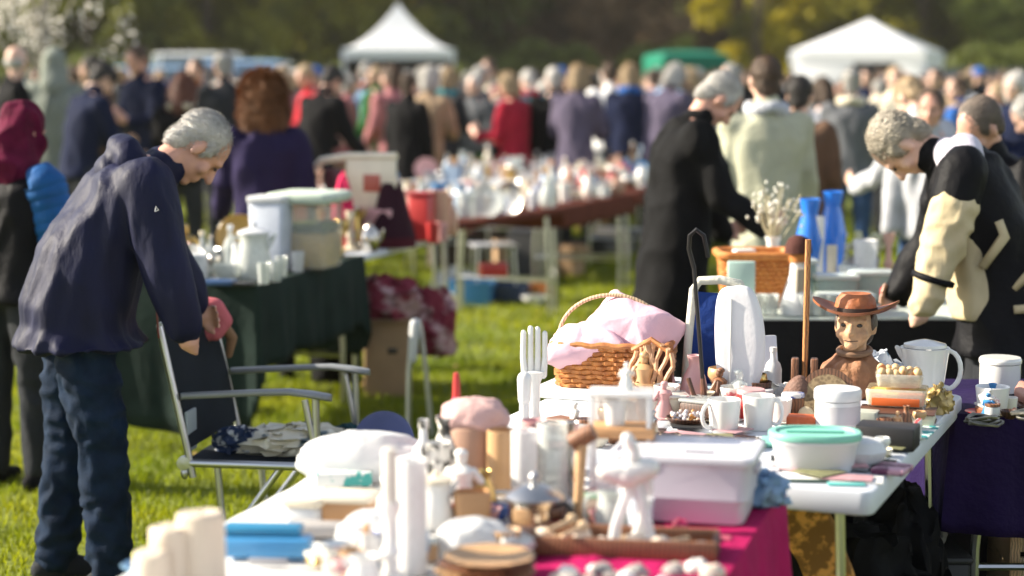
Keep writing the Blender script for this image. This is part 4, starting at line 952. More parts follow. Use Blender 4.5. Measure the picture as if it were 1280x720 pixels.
def cushion(w_, d_, h_, seed, fold=.012):
    rings = []
    for k in range(17):
        a = -1 + 2 * k / 16; q = (1 - abs(a) ** 2.2) ** .5 if abs(a) < 1 else .02
        rings.append([V((x * w_/2 * (.97 + .06*abs(x*y)), y * d_/2 * (.97 + .06*abs(x*y)), a * h_/2 * (1 - .55*(abs(x)**4 + abs(y)**4)/2))) for x, y in [(px_ * max(q, .02), py_ * max(q, .02)) for px_, py_ in even_rr(2, 2, .12, 56)]])
    return M().loft(rings).warp(fold * 1.2, 6, seed).warp(fold * .5, 17, seed + 1, True)
solo('blanket', cushion(.21, .20, .12, 3, .012), PKC, 'pink blanket folded over the near corner of the wicker basket', 'blanket', bp + V((-.08, -.01, .145)), RZ2, rot=(R(10), R(-14), RZ2 + .3), ang=80)
solo('pillow', cushion(.24, .19, .16, 12, .012), PKC, 'plump pink pillow on top of the wicker basket', 'pillow', bp + V((.05, .0, .172)), RZ2, rot=(R(38), R(24), RZ2 - .1), ang=80)
fl = M().loft([[V((x, y - .0*z, z)) for x, y in rr(.10 + .02*sin(z*60), .02, .009, 3)] for z in np.linspace(-.17, .0, 9)])
t = thing('side_basket', 'striped wicker bag standing against the end of the wicker basket', 'basket', V((.375, 4.86, Z2)), RZ2 - .1)
wv = M()
for i in range(9):
    a = i / 8; x = -.05 + .10*a; wv.tube([(x + .012*sin(k*.9 + i), -.01 + .006*sin(k*2.1 + i), .15*k/8 + .03*sin(a*pi)*(k/8)) for k in range(9)], .0066, 6)
part(t, 'weave', wv, mat('wicker_light', (.42, .20, .09), .6, rgb2=(.62, .40, .25), nscale=50)); part(t, 'liner', M().box((0, .012, .075), (.10, .02, .15), .008), mat('wicker_dark', (.10, .03, .012), .8)); part(t, 'rim', M().tube([(-.055, -.01, .15), (0, -.012, .182), (.055, -.01, .15)], .008, 8), WICKER)
# white pronged stand (left)
p = V((.055, 4.55, Z2))
t = thing('prong_stand', 'white painted stand with four upright prongs like a fork', 'stand', p, 0, None, .9)
part(t, 'base', M().lathe([(.001, 0), (.04, 0), (.04, .012), (.022, .02), (.016, .05), (.018, .13), (.03, .16), (.001, .165)], 20), WHITE)
for i in range(4): part(t, 'prong', M().chain([((i - 1.5)*.017, 0, .15), ((i - 1.5)*.020, 0, .20), ((i - 1.5)*.0195, .003, .285 - .012*abs(i - 1.4))], [.010, .0085, .0075], 10), WHITE)
t = thing('prong_stand', 'short white stand with one rounded knob beside the pronged one', 'stand', V((.03, 4.40, Z2)), 0)
part(t, 'base', M().lathe([(.001, 0), (.03, 0), (.03, .01), (.013, .02), (.012, .09), (.001, .092)], 18), WHITE); part(t, 'knob', M().chain([(0, 0, .10), (0, 0, .15)], [.016, .018], 12), WHITE)
# leaning blue chair-like seat, padded cushion, poker
p = V((.545, 5.02, Z2))
t = thing('beach_chair', 'blue folding seat panel in a cream padded frame standing on the white table', 'seat', p, R(-6)); t.rotation_euler = (R(-7), R(4), R(-8))
fr = [(-.07, 0, .0), (-.072, 0, .14), (-.07, 0, .29), (-.055, 0, .315), (0, 0, .322), (.055, 0, .315), (.07, 0, .29), (.072, 0, .14), (.07, 0, 0)]
part(t, 'frame', M().tube(fr, .0125, 10), mat('cream_padding', (.56, .55, .47), .7, bump=.3)); part(t, 'panel', M().box((0, .0, .15), (.125, .014, .27), .005), cloth('royal_blue', (.012, .035, .16)))
p = V((.585, 4.80, Z2))
t = thing('sleeve_board', 'tall white padded board standing upright beside the black poker', 'cushion', p, R(-10)); t.rotation_euler = (R(-6), R(-3), R(-12)); t.location = V((.60, 4.84, Z2))
part(t, 'pad', M().loft([[V((x + .012*sin(z*9), y, z)) for x, y in rr(w_, th_, th_*.48, 5)] for z, w_, th_ in ((0, .03, .02), (.004, .055, .035), (.04, .10, .048), (.12, .135, .055), (.22, .135, .055), (.29, .11, .05), (.315, .085, .04), (.325, .05, .02))]).warp(.003, 9, 3), mat('quilted_white', (.66, .65, .67), .7, var=.05, bump=.06), ang=180, subsurf=2); part(t, 'seam', M().tube([(-.02, -.027, .03), (-.015, -.031, .14), (-.008, -.028, .29)], .003, 6), WHITE)
p = V((.50, 4.72, Z2))
t = thing('fire_poker', 'black iron poker with a looped handle and rusty tip leaning on the padded board', 'poker', p, 0)
top = p2(0, 0); tip = V((0, 0, .012)); hd = V((-.028, .05, .38))
part(t, 'shaft', M().tube([tip + (hd - tip) * .22, hd], .0055, 8), mat('black_iron', (.02, .018, .018), .45, .6)); part(t, 'tip', M().tube([V((.012, -.01, .004)), tip + (hd - tip)*.1, tip + (hd-tip)*.23], [.006, .009, .006], 8), mat('rusty_iron', (.16, .05, .02), .7, rgb2=(.06, .03, .02), nscale=40))
lp = [hd + V((.0 + .018*(1 - cos(a)) - .0, 0, .0)) + V((-.016*sin(a)*0, 0, 0)) for a in (0,)]
part(t, 'handle', M().tube([hd, hd + V((-.014, 0, .05)), hd + V((-.012, 0, .085)), hd + V((.004, 0, .10)), hd + V((.024, 0, .085)), hd + V((.032, 0, .05)), hd + V((.036, 0, .028))], .006, 8), mat('black_iron', (.02, .018, .018), .45, .6))
part(t, 'hook', M().tube([V((-.045, 0, .10)), V((-.03, -.008, .055)), V((.0, -.01, .04)), V((.03, -.008, .06)), V((.035, 0, .09))], .006, 8), mat('rusty_iron', (.16, .05, .02), .7))
# scarf, dish, small whites in the middle
LEO = cloth('leopard_print', (.40, .30, .20), rgb2=(.035, .022, .016), kind='cell', nscale=75, sharp=(.22, .36))
m1 = M(); 
gx, gy = 26, 8
m1.loft([[V((-.16 + .32*i/gx, q[0]*.045 + .008*sin(i*.8), .012 + q[1]*.010 + .006*noise.noise(V((i*.5, q[0]*2, 1))))) for q in rr(2, 2, .9, 4)] for i in range(gx + 1)])
solo('scarf', m1, LEO, 'crumpled leopard print scarf behind the lilac box', 'scarf', p2(862, 556), R(-16))
t = thing('bead_dish', 'dark wooden dish of beads beside the striped wicker bag', 'dish', p2(858, 532), 0)
part(t, 'dish', M().lathe(hollow(P_BOWL(.052, .022)), 32), DARKW)
bm = M(); rnd = random.Random(3)
for i in range(40):
    a = rnd.uniform(0, 6.3); r = .042*math.sqrt(rnd.random()); bm.ell((r*cos(a), r*sin(a), .02 + rnd.uniform(0, .012)), (.006, .006, .006), 8, 6)
part(t, 'beads', bm, mat('bead_mix', (.45, .42, .45), .3, rgb2=(.5, .22, .05), nscale=40, sharp=(.5, .6)))['kind'] = 'stuff'
crumple('brown fur trimmed purse lying by the leopard scarf', p2(930, 556), (.04, .025, .014), cloth('brown_fur', (.06, .03, .025)), name='purse', cat='purse', seed=3, amp=.2)
lidbox('small bone china box with amber flowers behind the bead dish', p2(842, 512), .07, .05, .035, mat('flower_print', (.6, .52, .45), .4, rgb2=(.55, .22, .02), nscale=30, sharp=(.6, .66)), None, R(-5), name='trinket_box')
mug('left one of the two white mugs in the middle of the white table', p2(905, 540), .041, .082, WHITE, R(200), 'white mugs on the white table'); mug('right one of the two white mugs in the middle of the white table', p2(948, 536), .041, .084, WHITE, R(-20), 'white mugs on the white table')
vessel('cup', 'plain white beaker behind the white mugs', 'cup', P_TUMBLER(.03, .06), WHITE, p2(975, 528)); jar('white tub with bright blue band beside the white beaker', p2(952, 512), .03, .055, WPLA, WPLA, band=mat('cyan_band', (.03, .28, .45), .4))
lidbox('white carton with dark blue end panel behind the mugs', p2(905, 505), .10, .05, .05, WHITE, mat('paleblue_lid', (.35, .52, .65), .4), R(-12), name='carton', cat='carton')
block('box', 'sky blue flat box near the end of the wicker basket', 'box', p2(864, 500), .09, .05, .018, mat('skybox', (.12, .40, .68), .4), R(-6)); block('card_stack', 'stack of pale green cards behind the sky blue box', 'cards', p2(850, 490), .12, .06, .02, mat('palegreen_card', (.38, .42, .32), .8), R(-10))
bottle('white spray bottle with a tapered neck in the middle of the white table', p2(966, 492), .024, .125, WPLA, WHITE)
t = thing('picture_frame', 'tilted pale plastic frame standing in front of the black cloth', 'frame', p2(966, 480) + V((.0, .05, 0)), R(10)); t.rotation_euler = (R(-12), 0, R(12))
part(t, 'frame', M().box((0, 0, .065), (.05, .012, .135), .004), mat('pale_frame', (.62, .62, .66), .4))
for i, (px, py, mt, lb) in enumerate(((893, 492, SPECK, 'speckled white ornament near the poker tip'), (922, 488, SPECK, 'second speckled ornament, nearer the spray bottle'), (912, 520, WHITE, 'white saucer ornament in front of the speckled pair'), (886, 516, CREAM, 'cream napkin ring near the rusty poker tip'))):
    vessel('ornament', lb, 'ornament', P_URN(.022, .055), mt, p2(px, py))
jar('green stoppered jar among the white ornaments', p2(925, 500), .014, .035, mat('bottle_green', (.02, .09, .06), .2), WHITE)
crumple('white paper heap beside the spray bottle', p2(985, 505), (.05, .04, .035), PAPER, name='paper_heap', cat='paper', seed=15)
block('paper_bag', 'flat tan paper bag in front of the white mugs', 'bag', p2(925, 556), .10, .06, .006, mat('kraft_paper', (.45, .32, .18), .8), R(-25))
# green lidded tub, bowl, jar
p = p2(1020, 588)
t = thing('food_tub', 'oval white tub with a mint green lid at the front of the white table', 'tub', p, R(-6))
ov = lambda k, z: ering((0, 0, z), .098*k, .068*k, 40, pw=.8)
part(t, 'body', M().loft([ov(.84, 0), ov(.87, .004), ov(.97, .06), ov(1.02, .064), ov(1.02, .07), ov(.96, .07), ov(.82, .006)]), WPLA)
part(t, 'lid', M().loft([ov(1.01, .0705), ov(1.05, .071), ov(1.06, .075), ov(1.06, .082), ov(1.02, .086), ov(.9, .086), ov(.88, .081), ov(.3, .081)]), MINT); part(t, 'rib', M().box((0, 0, .084), (.13, .006, .004), .0015), mat('mint_dark', (.10, .38, .30), .4))
t.location.y += .02
block('tray', 'mint green flat lid lying behind the white tub', 'lid', p2(985, 556), .13, .09, .012, MINT, R(-10))
t = thing('food_tub', 'faceted white bowl to one side of the mint lidded tub', 'bowl', p2(1072, 584) + V((.01, .03, 0)), .2); part(t, 'bowl', M().lathe([(.001, 0), (.045, 0), (.062, .025), (.064, .035), (.05, .056), (.02, .062), (.001, .062)], 8), WPLA)
jar('white screw lid jar with pale grey band in front of the round plaque', p2(1049, 540) + V((0, .03, 0)), .056, .105, WPLA, WPLA, lh=.28, band=mat('grey_band', (.45, .44, .46), .5))
# carved cowboy-hatted bust
p = V((.94, 5.02, Z2))
t = thing('carved_bust', 'carved wooden bust of a man in a curled brown hat', 'bust', p, R(-22))
CVF = mat('carved_face', (.50, .29, .16), .65, var=.3, nscale=40, bump=.25, bscale=70)
m1 = M().lathe([(.001, 0), (.058, 0), (.066, .012), (.064, .05), (.052, .088), (.036, .112), (.03, .13)], 24)
m1.chain([(-.03, 0, .10), (-.062, -.005, .07), (-.07, -.02, .01)], [.026, .03, .026]); m1.chain([(.03, 0, .10), (.062, -.005, .07), (.07, -.02, .01)], [.026, .03, .026]); m1.ell((-.02, -.04, .07), (.03, .02, .04)); m1.ell((.02, -.04, .07), (.03, .02, .04))
link('shoulders', fused('shoulders', m1, .006, 3, .007, 26, 3), mat('carved_brown', (.36, .17, .075), .65, rgb2=(.17, .06, .025), nscale=16, bump=.4), t)
hd_ = M().ell((0, .0, .20), (.050, .056, .058), 20, 14); hd_.ell((0, -.022, .172), (.041, .04, .038)); hd_.ell((0, -.048, .148), (.02, .016, .014)); hd_.chain([(0, -.054, .205), (0, -.066, .184)], [.006, .0105], 10); hd_.chain([(0, 0, .10), (0, -.002, .16)], [.032, .032])
for s_ in (-1, 1):
    hd_.ell((s_*.050, .006, .190), (.008, .014, .018)); hd_.chain([(s_*.008, -.053, .213), (s_*.036, -.04, .214)], [.007, .006], 8); hd_.ell((s_*.028, -.042, .178), (.017, .016, .015)); hd_.chain([(0, -.058, .165), (s_*.02, -.051, .169)], [.0055, .004], 8); hd_.chain([(0, -.057, .156), (s_*.015, -.052, .158)], [.006, .004], 8)
link('head', fused('head', hd_, .0042, 2), CVF, t)
part(t, 'mouth', M().tube([(-.019, -.0545, .162), (-.01, -.060, .1615), (0, -.0625, .161), (.01, -.060, .1615), (.019, -.0545, .162)], .0012, 6), mat('carved_hair', (.05, .03, .02), .5, bump=.4))
part(t, 'hair', M().ell((0, .016, .212), (.055, .054, .04), 20, 12).ell((0, .042, .17), (.043, .024, .04)).ell((.046, .012, .205), (.012, .03, .03)).ell((-.046, .012, .205), (.012, .03, .03)), mat('carved_hair', (.05, .03, .02), .5, bump=.4))
for s_ in (-1, 1): part(t, 'eye', M().ell((s_*.0215, -.0505, .2035), (.0088, .005, .0052), 12, 8), EYE)
HATM = mat('hat_brown', (.33, .10, .03), .6, var=.4, nscale=25, bump=.3)
br = []
for k in (0, .25, .5, .75, 1.0):
    br.append([V((.118*cos(a)*(.4 + .6*k), .078*sin(a)*(.4 + .6*k), .236 + .034*(k**2)*cos(a)**2 + .002)) for a in np.linspace(0, 2*pi, 40, endpoint=False)])
bt = [[q - V((0, 0, .007)) for q in r] for r in br[::-1]]
part(t, 'hat_brim', M().loft(br + bt, cap0=False, cap1=False, loop=True), mat('hat_dark', (.09, .035, .018), .45, rgb2=(.30, .09, .03), nscale=12)); part(t, 'hat_crown', M().lathe([(.056, .232), (.058, .245), (.052, .272), (.04, .286), (.018, .282), (.001, .279)], 28), HATM); part(t, 'hat_band', M().lathe([(.0585, .238), (.0595, .238), (.0595, .249), (.0585, .249)], 28), mat('hatband', (.03, .015, .01), .5))
part(t, 'scarf', M().tube([(.042*cos(a), .042*sin(a) - .004, .128 + .006*sin(a)) for a in np.linspace(0, 2*pi, 20, endpoint=False)], .009, 8, loop=True), mat('carved_scarf', (.20, .11, .06), .6))
# stick, ball, round plaque, stand
t = thing('walking_stick', 'thin brown walking stick standing upright in a slotted wooden holder', 'stick', V((.80, 5.0, Z2)), 0)
part(t, 'shaft', M().tube([(0, 0, .01), (.002, 0, .2), (.004, 0, .435)], .0085, 10), wood('stick_brown', (.36, .15, .05)))
t = thing('stick_holder', 'slotted carved wooden holder round the walking stick', 'holder', V((.80, 5.0, Z2)), R(-10))
for sx in (-1, 1): part(t, 'side', M().box((sx*.026, 0, .055), (.02, .04, .11), .004), BROWNW)
part(t, 'base', M().box((0, 0, .008), (.031, .05, .016), .003), DARKW)
solo('wooden_ball', M().ell((0, 0, .05), (.04, .036, .052), 28, 18).warp(.004, 22, 2), mat('coconut', (.12, .065, .045), .7, rgb2=(.20, .10, .07), nscale=30, bump=.4), 'dark brown coconut leaning beside the round plaque', 'coconut', V((.735, 4.78, Z2)), rot=(R(10), R(16), 0)).name = 'coconut'
t = thing('round_plaque', 'round topped wooden plaque with a woven face standing on edge', 'plaque', V((.815, 4.72, Z2)), R(-12)); t.rotation_euler = (R(-14), 0, R(-14))
ar = [(-.07, 0), (.07, 0)] + [(.07*cos(a), .055 + .068*sin(a)) for a in np.linspace(0, pi, 20)]
def slab(k, y0, y1): return M().loft([[V((x*k, y, .002 + z*k)) for x, z in ar] for y in (y0, y1)])
part(t, 'rim', slab(1, -.004, .022), wood('plaque_rim', (.13, .06, .03))); part(t, 'face', slab(.86, -.010, -.0042), mat('woven_face', (.16, .11, .06), .8, rgb2=(.30, .22, .12), kind='cell', nscale=110))
crumple('pale lemon ball between the coconut and the plaque', V((.745, 4.62, Z2)), (.022, .02, .028), mat('lemon_cream', (.60, .50, .32), .5), name='ornament_egg', cat='egg', seed=2, amp=.03, ridged=False)
# boxes at the far right
block('box', 'bright orange carved box behind the white mugs', 'box', p2(1003, 535), .075, .05, .032, mat('orange_carved', (.50, .10, .025), .5, bump=.5, bscale=50), R(-16))
p = p2(1124, 524)
t = thing('cake_box', 'clear plastic box of yellow and orange sweets on the brown book', 'box', p + V((0, .03, .034)), RZ2 + .1)
part(t, 'tray', M().tub(.155, .11, .045, .012, .003, .95), clear('clear_box', (.85, .80, .68), .4)); part(t, 'contents', M().box((0, 0, .020), (.142, .098, .032), .006), mat('sweets', (.62, .42, .10), .5, rgb2=(.55, .10, .02), nscale=16, sharp=(.5, .58))); part(t, 'label', M().box((.0, -.0575, .014), (.12, .002, .020), .0008), mat('orange_label', (.62, .12, .02), .5))
t2 = thing('cake_box', 'upper cream coloured box of pastries stacked on the clear sweet box', 'box', p + V((.005, .035, .081)), RZ2 + .2)
part(t2, 'tray', M().tub(.12, .09, .035, .012, .003, .92), clear('clear_box', (.85, .80, .68), .4))
bm = M(); rnd = random.Random(9)
for i in range(18): bm.ell((-.045 + .018*(i % 6), -.028 + .028*(i//6), .032 + rnd.uniform(0, .012)), (.012, .014, .013), 10, 8)
part(t2, 'pastries', bm, mat('pastry', (.58, .40, .20), .6, rgb2=(.55, .20, .06), nscale=25, sharp=(.52, .6)))['kind'] = 'stuff'
book('brown leather book lying under the clear sweet box', p2(1125, 530) + V((0, .03, 0)), .19, .12, .032, mat('brown_leather', (.09, .035, .02), .5), RZ2 + .1)
t = block('box', 'black cardboard box with a red side strip near the table edge', 'box', p2(1112, 562) + V((0, .03, 0)), .14, .09, .055, mat('black_card', (.012, .011, .012), .5), RZ2); 
block('magazine', 'red and white magazine slipped beside the black box', 'magazine', p2(1147, 555) + V((0, .02, 0)), .012, .10, .05, mat('red_white', (.55, .04, .04), .5, rgb2=(.7, .68, .66), kind='wave', nscale=20, sharp=(.45, .55)), RZ2, r=.002)
block('tile_box', 'flat box printed in plum and pink swirls at the front right edge', 'box', p2(1115, 590), .075, .085, .014, mat('plum_swirl', (.10, .02, .06), .45, rgb2=(.45, .25, .32), nscale=26, sharp=(.48, .54)), RZ2 - .1)
block('leaflet', 'teal and white printed leaflet along the right table edge', 'leaflet', p2(1158, 540), .04, .20, .004, mat('teal_leaflet', (.60, .66, .64), .5, rgb2=(.02, .30, .30), nscale=24, sharp=(.5, .55)), RZ2 - .02, r=.001)
block('leaflet', 'teal card lying at the front edge of the white table', 'leaflet', p2(1058, 606), .08, .03, .003, mat('teal_card', (.10, .38, .36), .5), R(-4), r=.001); block('leaflet', 'dark green card lying at the front edge of the white table', 'leaflet', p2(1010, 602), .09, .025, .003, mat('darkgreen_card', (.03, .06, .05), .5), R(-4), r=.001); block('leaflet', 'white sheet of paper lying under the mint lidded tub', 'leaflet', p2(1040, 598), .22, .08, .002, PAPER, R(-12), r=.0008)
crumple('gold foil bag beside the sweets at the table end', p2(1172, 516), (.035, .03, .045), mat('gold_foil', (.42, .30, .12), .35, .4, var=.4, nscale=25), seed=18, amp=.3); crumple('white tissue bag standing behind the sweets', p2(1140, 498) + V((0, .05, 0)), (.05, .04, .06), mat('bluewhite_paper', (.58, .64, .72), .6), seed=19, amp=.25)
crumple('blue and white printed bag behind the carved bust', V((1.02, 5.12, Z2)), (.06, .04, .07), mat('blue_print_bag', (.62, .66, .72), .5, rgb2=(.03, .12, .22), nscale=24, sharp=(.58, .64)), seed=23, amp=.25)
block('tin', 'flat grey tin beside the white jar', 'tin', p2(1083, 530), .06, .05, .035, mat('greenish_tin', (.40, .42, .36), .5), RZ2)
# pitcher
jug('tall white lidded pitcher with a big looped handle at the table end', V((1.135, 5.03, Z2)), .062, .135, WHITE, R(-8), lid=WHITE, knob=False, cat='pitcher', name='pitcher', prof=[(.045, 0), (.05, .006), (.056, .05), (.064, .115), (.068, .135)])
jug('small white sauce jug leaning beside the tall pitcher', V((1.05, 4.96, Z2)), .032, .075, WHITE, R(160))

# ------------------------------------------------------------------ purple stall on the right
Z7 = .70; c7 = (1.75, 5.25)
table('stall table under the deep purple cloth', c7, 1.08, .58, Z7 - .008, 0, mat('trestle_top', (.5, .48, .44), .6), STEEL)
PURP = cloth('purple_cotton', (.013, .006, .042), var=.25, nscale=5)
solo('tablecloth', drape(1.09, .59, (.34, .3, .3, .33), .03, 8, 8), PURP, 'deep purple cloth hanging down the right-hand stall', 'tablecloth', (*c7, Z7 - .004), 0, solid=.002)
p7 = lambda px, py: at(px, py, Z7 + .006)
jar('large white tapered pot with a shallow lid on the purple cloth', p7(1254, 492) + V((0, .04, 0)), .058, .10, WHITE, WHITE); vessel('cup', 'white tapered cup in front of the large white pot', 'cup', P_TUMBLER(.046, .072), WHITE, p7(1240, 516))
t = thing('wooden_ornament', 'rosy brown wooden bird ornament at the edge of the purple stall', 'ornament', p7(1284, 508), R(90)); part(t, 'body', M().chain([(-.03, 0, .03), (.02, 0, .035), (.06, 0, .05)], [.024, .032, .012], 14), mat('rosy_wood', (.34, .16, .12), .5)); part(t, 'head', M().ell((-.045, 0, .07), (.022, .02, .022)), mat('rosy_wood', (.34, .16, .12), .5)); part(t, 'base', M().box((0, 0, .006), (.09, .06, .012), .003), DARKW)
bm = M(); rnd = random.Random(4)
for k in range(7):
    cx, cy = rnd.uniform(-.10, .10), rnd.uniform(-.03, .05); r = rnd.uniform(.03, .055)
    bm.tube([(cx + r*cos(a)*(1 + .2*sin(3*a + k)), cy + r*.6*sin(a), .006 + .004*k + .004*sin(a*2 + k)) for a in np.linspace(0, 2*pi, 22, endpoint=False)], .0042, 6, loop=True)
o = solo('necklace_heap', bm, mat('tarnished', (.20, .19, .16), .35, .7, var=.5, nscale=50), 'tangled heap of tarnished necklaces on the purple cloth', 'jewellery', p7(1256, 530)); o['kind'] = 'stuff'
t = thing('wooden_crate', 'pale slatted wooden crate under the purple stall', 'crate', (1.64, 5.28, 0), 0)
for i in range(4): part(t, 'slat', M().box((0, -.15, .05 + .085*i), (.44, .012, .07), .003), PALEW)
for sx in (-1, 1): part(t, 'end', M().box((sx*.215, 0, .18), (.014, .28, .34), .003), PALEW)
for sx in (-.216, -.01, .216): part(t, 'upright', M().box((sx, -.160, .18), (.03, .008, .345), .002), TANW)
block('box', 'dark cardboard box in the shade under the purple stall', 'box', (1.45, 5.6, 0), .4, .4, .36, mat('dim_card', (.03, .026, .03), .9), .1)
# under the white table
FLO = cloth('orange_floral', (.62, .30, .08), rgb2=(.20, .10, .03), nscale=32, sharp=(.44, .54))
m1 = M().loft([[V((x*(1 - .4*t_) + .34*t_ - .03, y - .02 + .02*sin(6*t_), .66 - .64*t_)) for x, y in rr(.14, .03, .014, 4)] for t_ in np.linspace(0, 1, 9)]); m1.warp(.02, 8, 4)
solo('hanging_cloth', m1, FLO, 'orange and yellow floral cloth hanging under the white table', 'cloth', (.66, 4.16, 0), R(-15))
bk = mat('black_bin', (.012, .012, .013), .6)
crumple('dull grey sack on the ground beside the crimson cloth', (.80, 4.05, 0), (.08, .08, .10), mat('grey_sack', (.17, .17, .18), .7), name='sack', cat='sack', seed=7, amp=.2); crumple('dark leafy cloth bundle under the white table', (.90, 4.45, .0), (.12, .12, .17), cloth('leafy_print', (.02, .03, .02), rgb2=(.35, .36, .28), nscale=14, sharp=(.62, .68)), name='cloth_bundle', cat='cloth', seed=33, amp=.3)
crumple('pale grey sack behind the edge of the purple cloth', (1.17, 5.1, .30), (.05, .08, .075), mat('pale_sack', (.20, .19, .19), .8), name='sack', cat='sack', seed=27, amp=.15)
lidbox('black box added as dark fill under the pale grey sack', (1.16, 5.1, 0), .2, .3, .30, bk, bk, 0, name='storage_box')  # box added to fill the shaded gap with something dark

# small oddments between the larger things
rnd = random.Random(61); OD = [('white', WHITE), ('cream', CREAM), ('silver', SILVER), ('brass', BRASS), ('pink', PINKC), ('clear', GLASS), ('tan', TANC), ('blue', BLUEP), ('red', REDP), ('white', WPLA), ('brown', BROWNW), ('dark wood', DARKW), ('pewter', STEEL), ('amber', TANC), ('glass', GLASS), ('blue flowered', BFL), ('rose flowered', RFL)]
def oddments(n, pts, where, z, smin, smax):
    for i in range(n):
        px, py = pts(i); p = at(px, py, z); cn, mt = rnd.choice(OD); k = rnd.choice(['trinket bowl', 'thimble cup', 'bud vase', 'trinket box', 'figurine', 'egg cup', 'small jug', 'coaster', 'small jar']); s = rnd.uniform(smin, smax); lb = f'{cn} {k} among the oddments {where}'; g = f'oddments {where}'
        if k == 'trinket bowl': vessel('bowl', lb, 'bowl', P_BOWL(.03*s, .025*s), mt, p, g, 20)
        elif k == 'thimble cup': vessel('cup', lb, 'cup', P_TUMBLER(.02*s, .04*s), mt, p, g, 20)
        elif k == 'bud vase': vessel('vase', lb, 'vase', P_VASE(.02*s, .075*s), mt, p, g, 20)
        elif k == 'egg cup': vessel('egg_cup', lb, 'egg cup', P_GOBLET(.02*s, .05*s), mt, p, g, 20)
        elif k == 'trinket box': lidbox(lb, p, .06*s, .045*s, .03*s, mt, rnd.choice(OD)[1], rnd.uniform(0, 3), g, 'trinket_box', 'box', .008, .006, .002)
        elif k == 'figurine': figure(lb, p, .075*s, mt, rnd.uniform(0, 6), g)
        elif k == 'small jug': jug(lb, p, .022*s, .05*s, mt, rnd.uniform(0, 6), g)
        elif k == 'coaster': vessel('coaster', lb, 'coaster', P_PLATE(.04*s, .006), mt, p, g, 24)
        else: jar(lb, p, .02*s, .045*s, mt, rnd.choice(OD)[1], g)
oddments(30, lambda i: (rnd.uniform(800, 1000), rnd.uniform(496, 526)), 'in the middle of the white table', Z2 + .001, 1.2, 2.1)
oddments(10, lambda i: (690 + 14*i, rnd.uniform(540, 560)), 'behind the display stand', Z2 + .001, .9, 1.4)
oddments(18, lambda i: (rnd.uniform(560, 770), rnd.uniform(636, 676)), 'around the silver pot', Z1 + .005, .8, 1.3)
oddments(10, lambda i: (rnd.uniform(400, 560), rnd.uniform(690, 722)), 'at the near edge of the white cloth', Z1 + .005, .8, 1.2)
oddments(12, lambda i: (lambda y_: (1100 + (625 - y_) * .875 - rnd.uniform(28, 90), y_))(rnd.uniform(508, 575)), 'along the right edge of the white table', Z2 + .001, .7, 1.0)
oddments(9, lambda i: (rnd.uniform(1215, 1280), rnd.uniform(510, 526)), 'on the purple cloth', Z7 + .005, .8, 1.1)

DARKFILL = mat('dark_fill_film', (.004, .004, .0045), .75, spec=.1)  # bags added to darken the shaded space under the white table
for lb, x, y, rx, rz_, sd in (('black bag added as dark fill under the near corner of the white table', .86, 4.62, .26, .30, 3), ('large black bag added as dark fill under the middle of the white table', .62, 5.0, .30, .32, 8), ('black bag added as dark fill between the white table and the purple cloth', 1.06, 4.98, .14, .30, 12), ('black bag added as dark fill at the back under the white table', .98, 5.4, .28, .30, 19)):
    crumple(lb, (x, y, 0), (rx, .22, rz_), DARKFILL, name='dark_fill_bag', seed=sd, amp=.16, n=60)
rnd = random.Random(71); FL = [('grey', (.30, .30, .31)), ('tan', (.42, .30, .18)), ('dark brown', (.07, .04, .03)), ('cream', (.60, .55, .42)), ('dusty pink', (.45, .25, .27)), ('slate blue', (.12, .18, .28)), ('white', (.68, .67, .65)), ('olive', (.18, .18, .09)), ('black', (.02, .02, .02))]
for n_, reg, z, where, sc in ((20, (955, 1140, 548, 606), Z2 + .0012, 'at the front of the white table', 1), (16, (790, 960, 520, 560), Z2 + .0012, 'in the middle of the white table', 1), (14, (420, 660, 640, 716), Z1 + .0055, 'on the white cloth', .9)):
    for i in range(n_):
        px, py = rnd.uniform(reg[0], reg[1]), rnd.uniform(reg[2], reg[3])
        if py > 500 and z < Z1 and px > 1100 + (625 - py) * .875 - 45: px -= 60
        cn, c_ = rnd.choice(FL); block('postcard', f'{cn} card lying among others {where}', 'card', at(px, py, z + .0006 * i), rnd.uniform(.06, .11) * sc, rnd.uniform(.05, .09) * sc, .0022, mat('card_' + cn.replace(' ', '_'), c_, .6, var=.25, nscale=30), RZ2 + rnd.uniform(-.5, .5), f'cards {where}', r=.0006)
# ------------------------------------------------------------------ left-hand row of stalls
rnd = random.Random(21)
def row_table(corner, dr, wd, ln, z, label, side='left', top=TOPW):
    """table whose right edge starts at corner and runs along dr"""
    d = V((dr[0], dr[1])).normalized(); n = V((-d.y, d.x)); rz = math.atan2(-d.x, d.y)
    c = V(corner) + n * wd/2 + d * ln/2
    table(label, (c.x, c.y), wd, ln, z, rz, top, STEEL, 'stall tables in the left-hand row'); return (c.x, c.y), rz, L2W((c.x, c.y), rz)
Z3 = .74
c3, r3, W3 = row_table((-1.07, 7.73), (.237, .971), .8, 1.40, Z3 - .006, 'stall table under the dark green cloth behind the camp chair')
DGREEN = cloth('dark_green_cotton', (.014, .026, .022), var=.2)
solo('tablecloth', drape(.81, 1.41, (.62, .34, .5, .3), .03, 7, 3), DGREEN, 'dark green cloth over the stall behind the camp chair', 'tablecloth', (*c3, Z3 - .003), r3, solid=.002)
c3b, r3b, W3b = row_table((-.735, 9.10), (.28, .96), .75, 1.45, Z3, 'bare white stall table behind the dark green cloth')
def p3(px, py): return at(px, py, Z3 + .002)
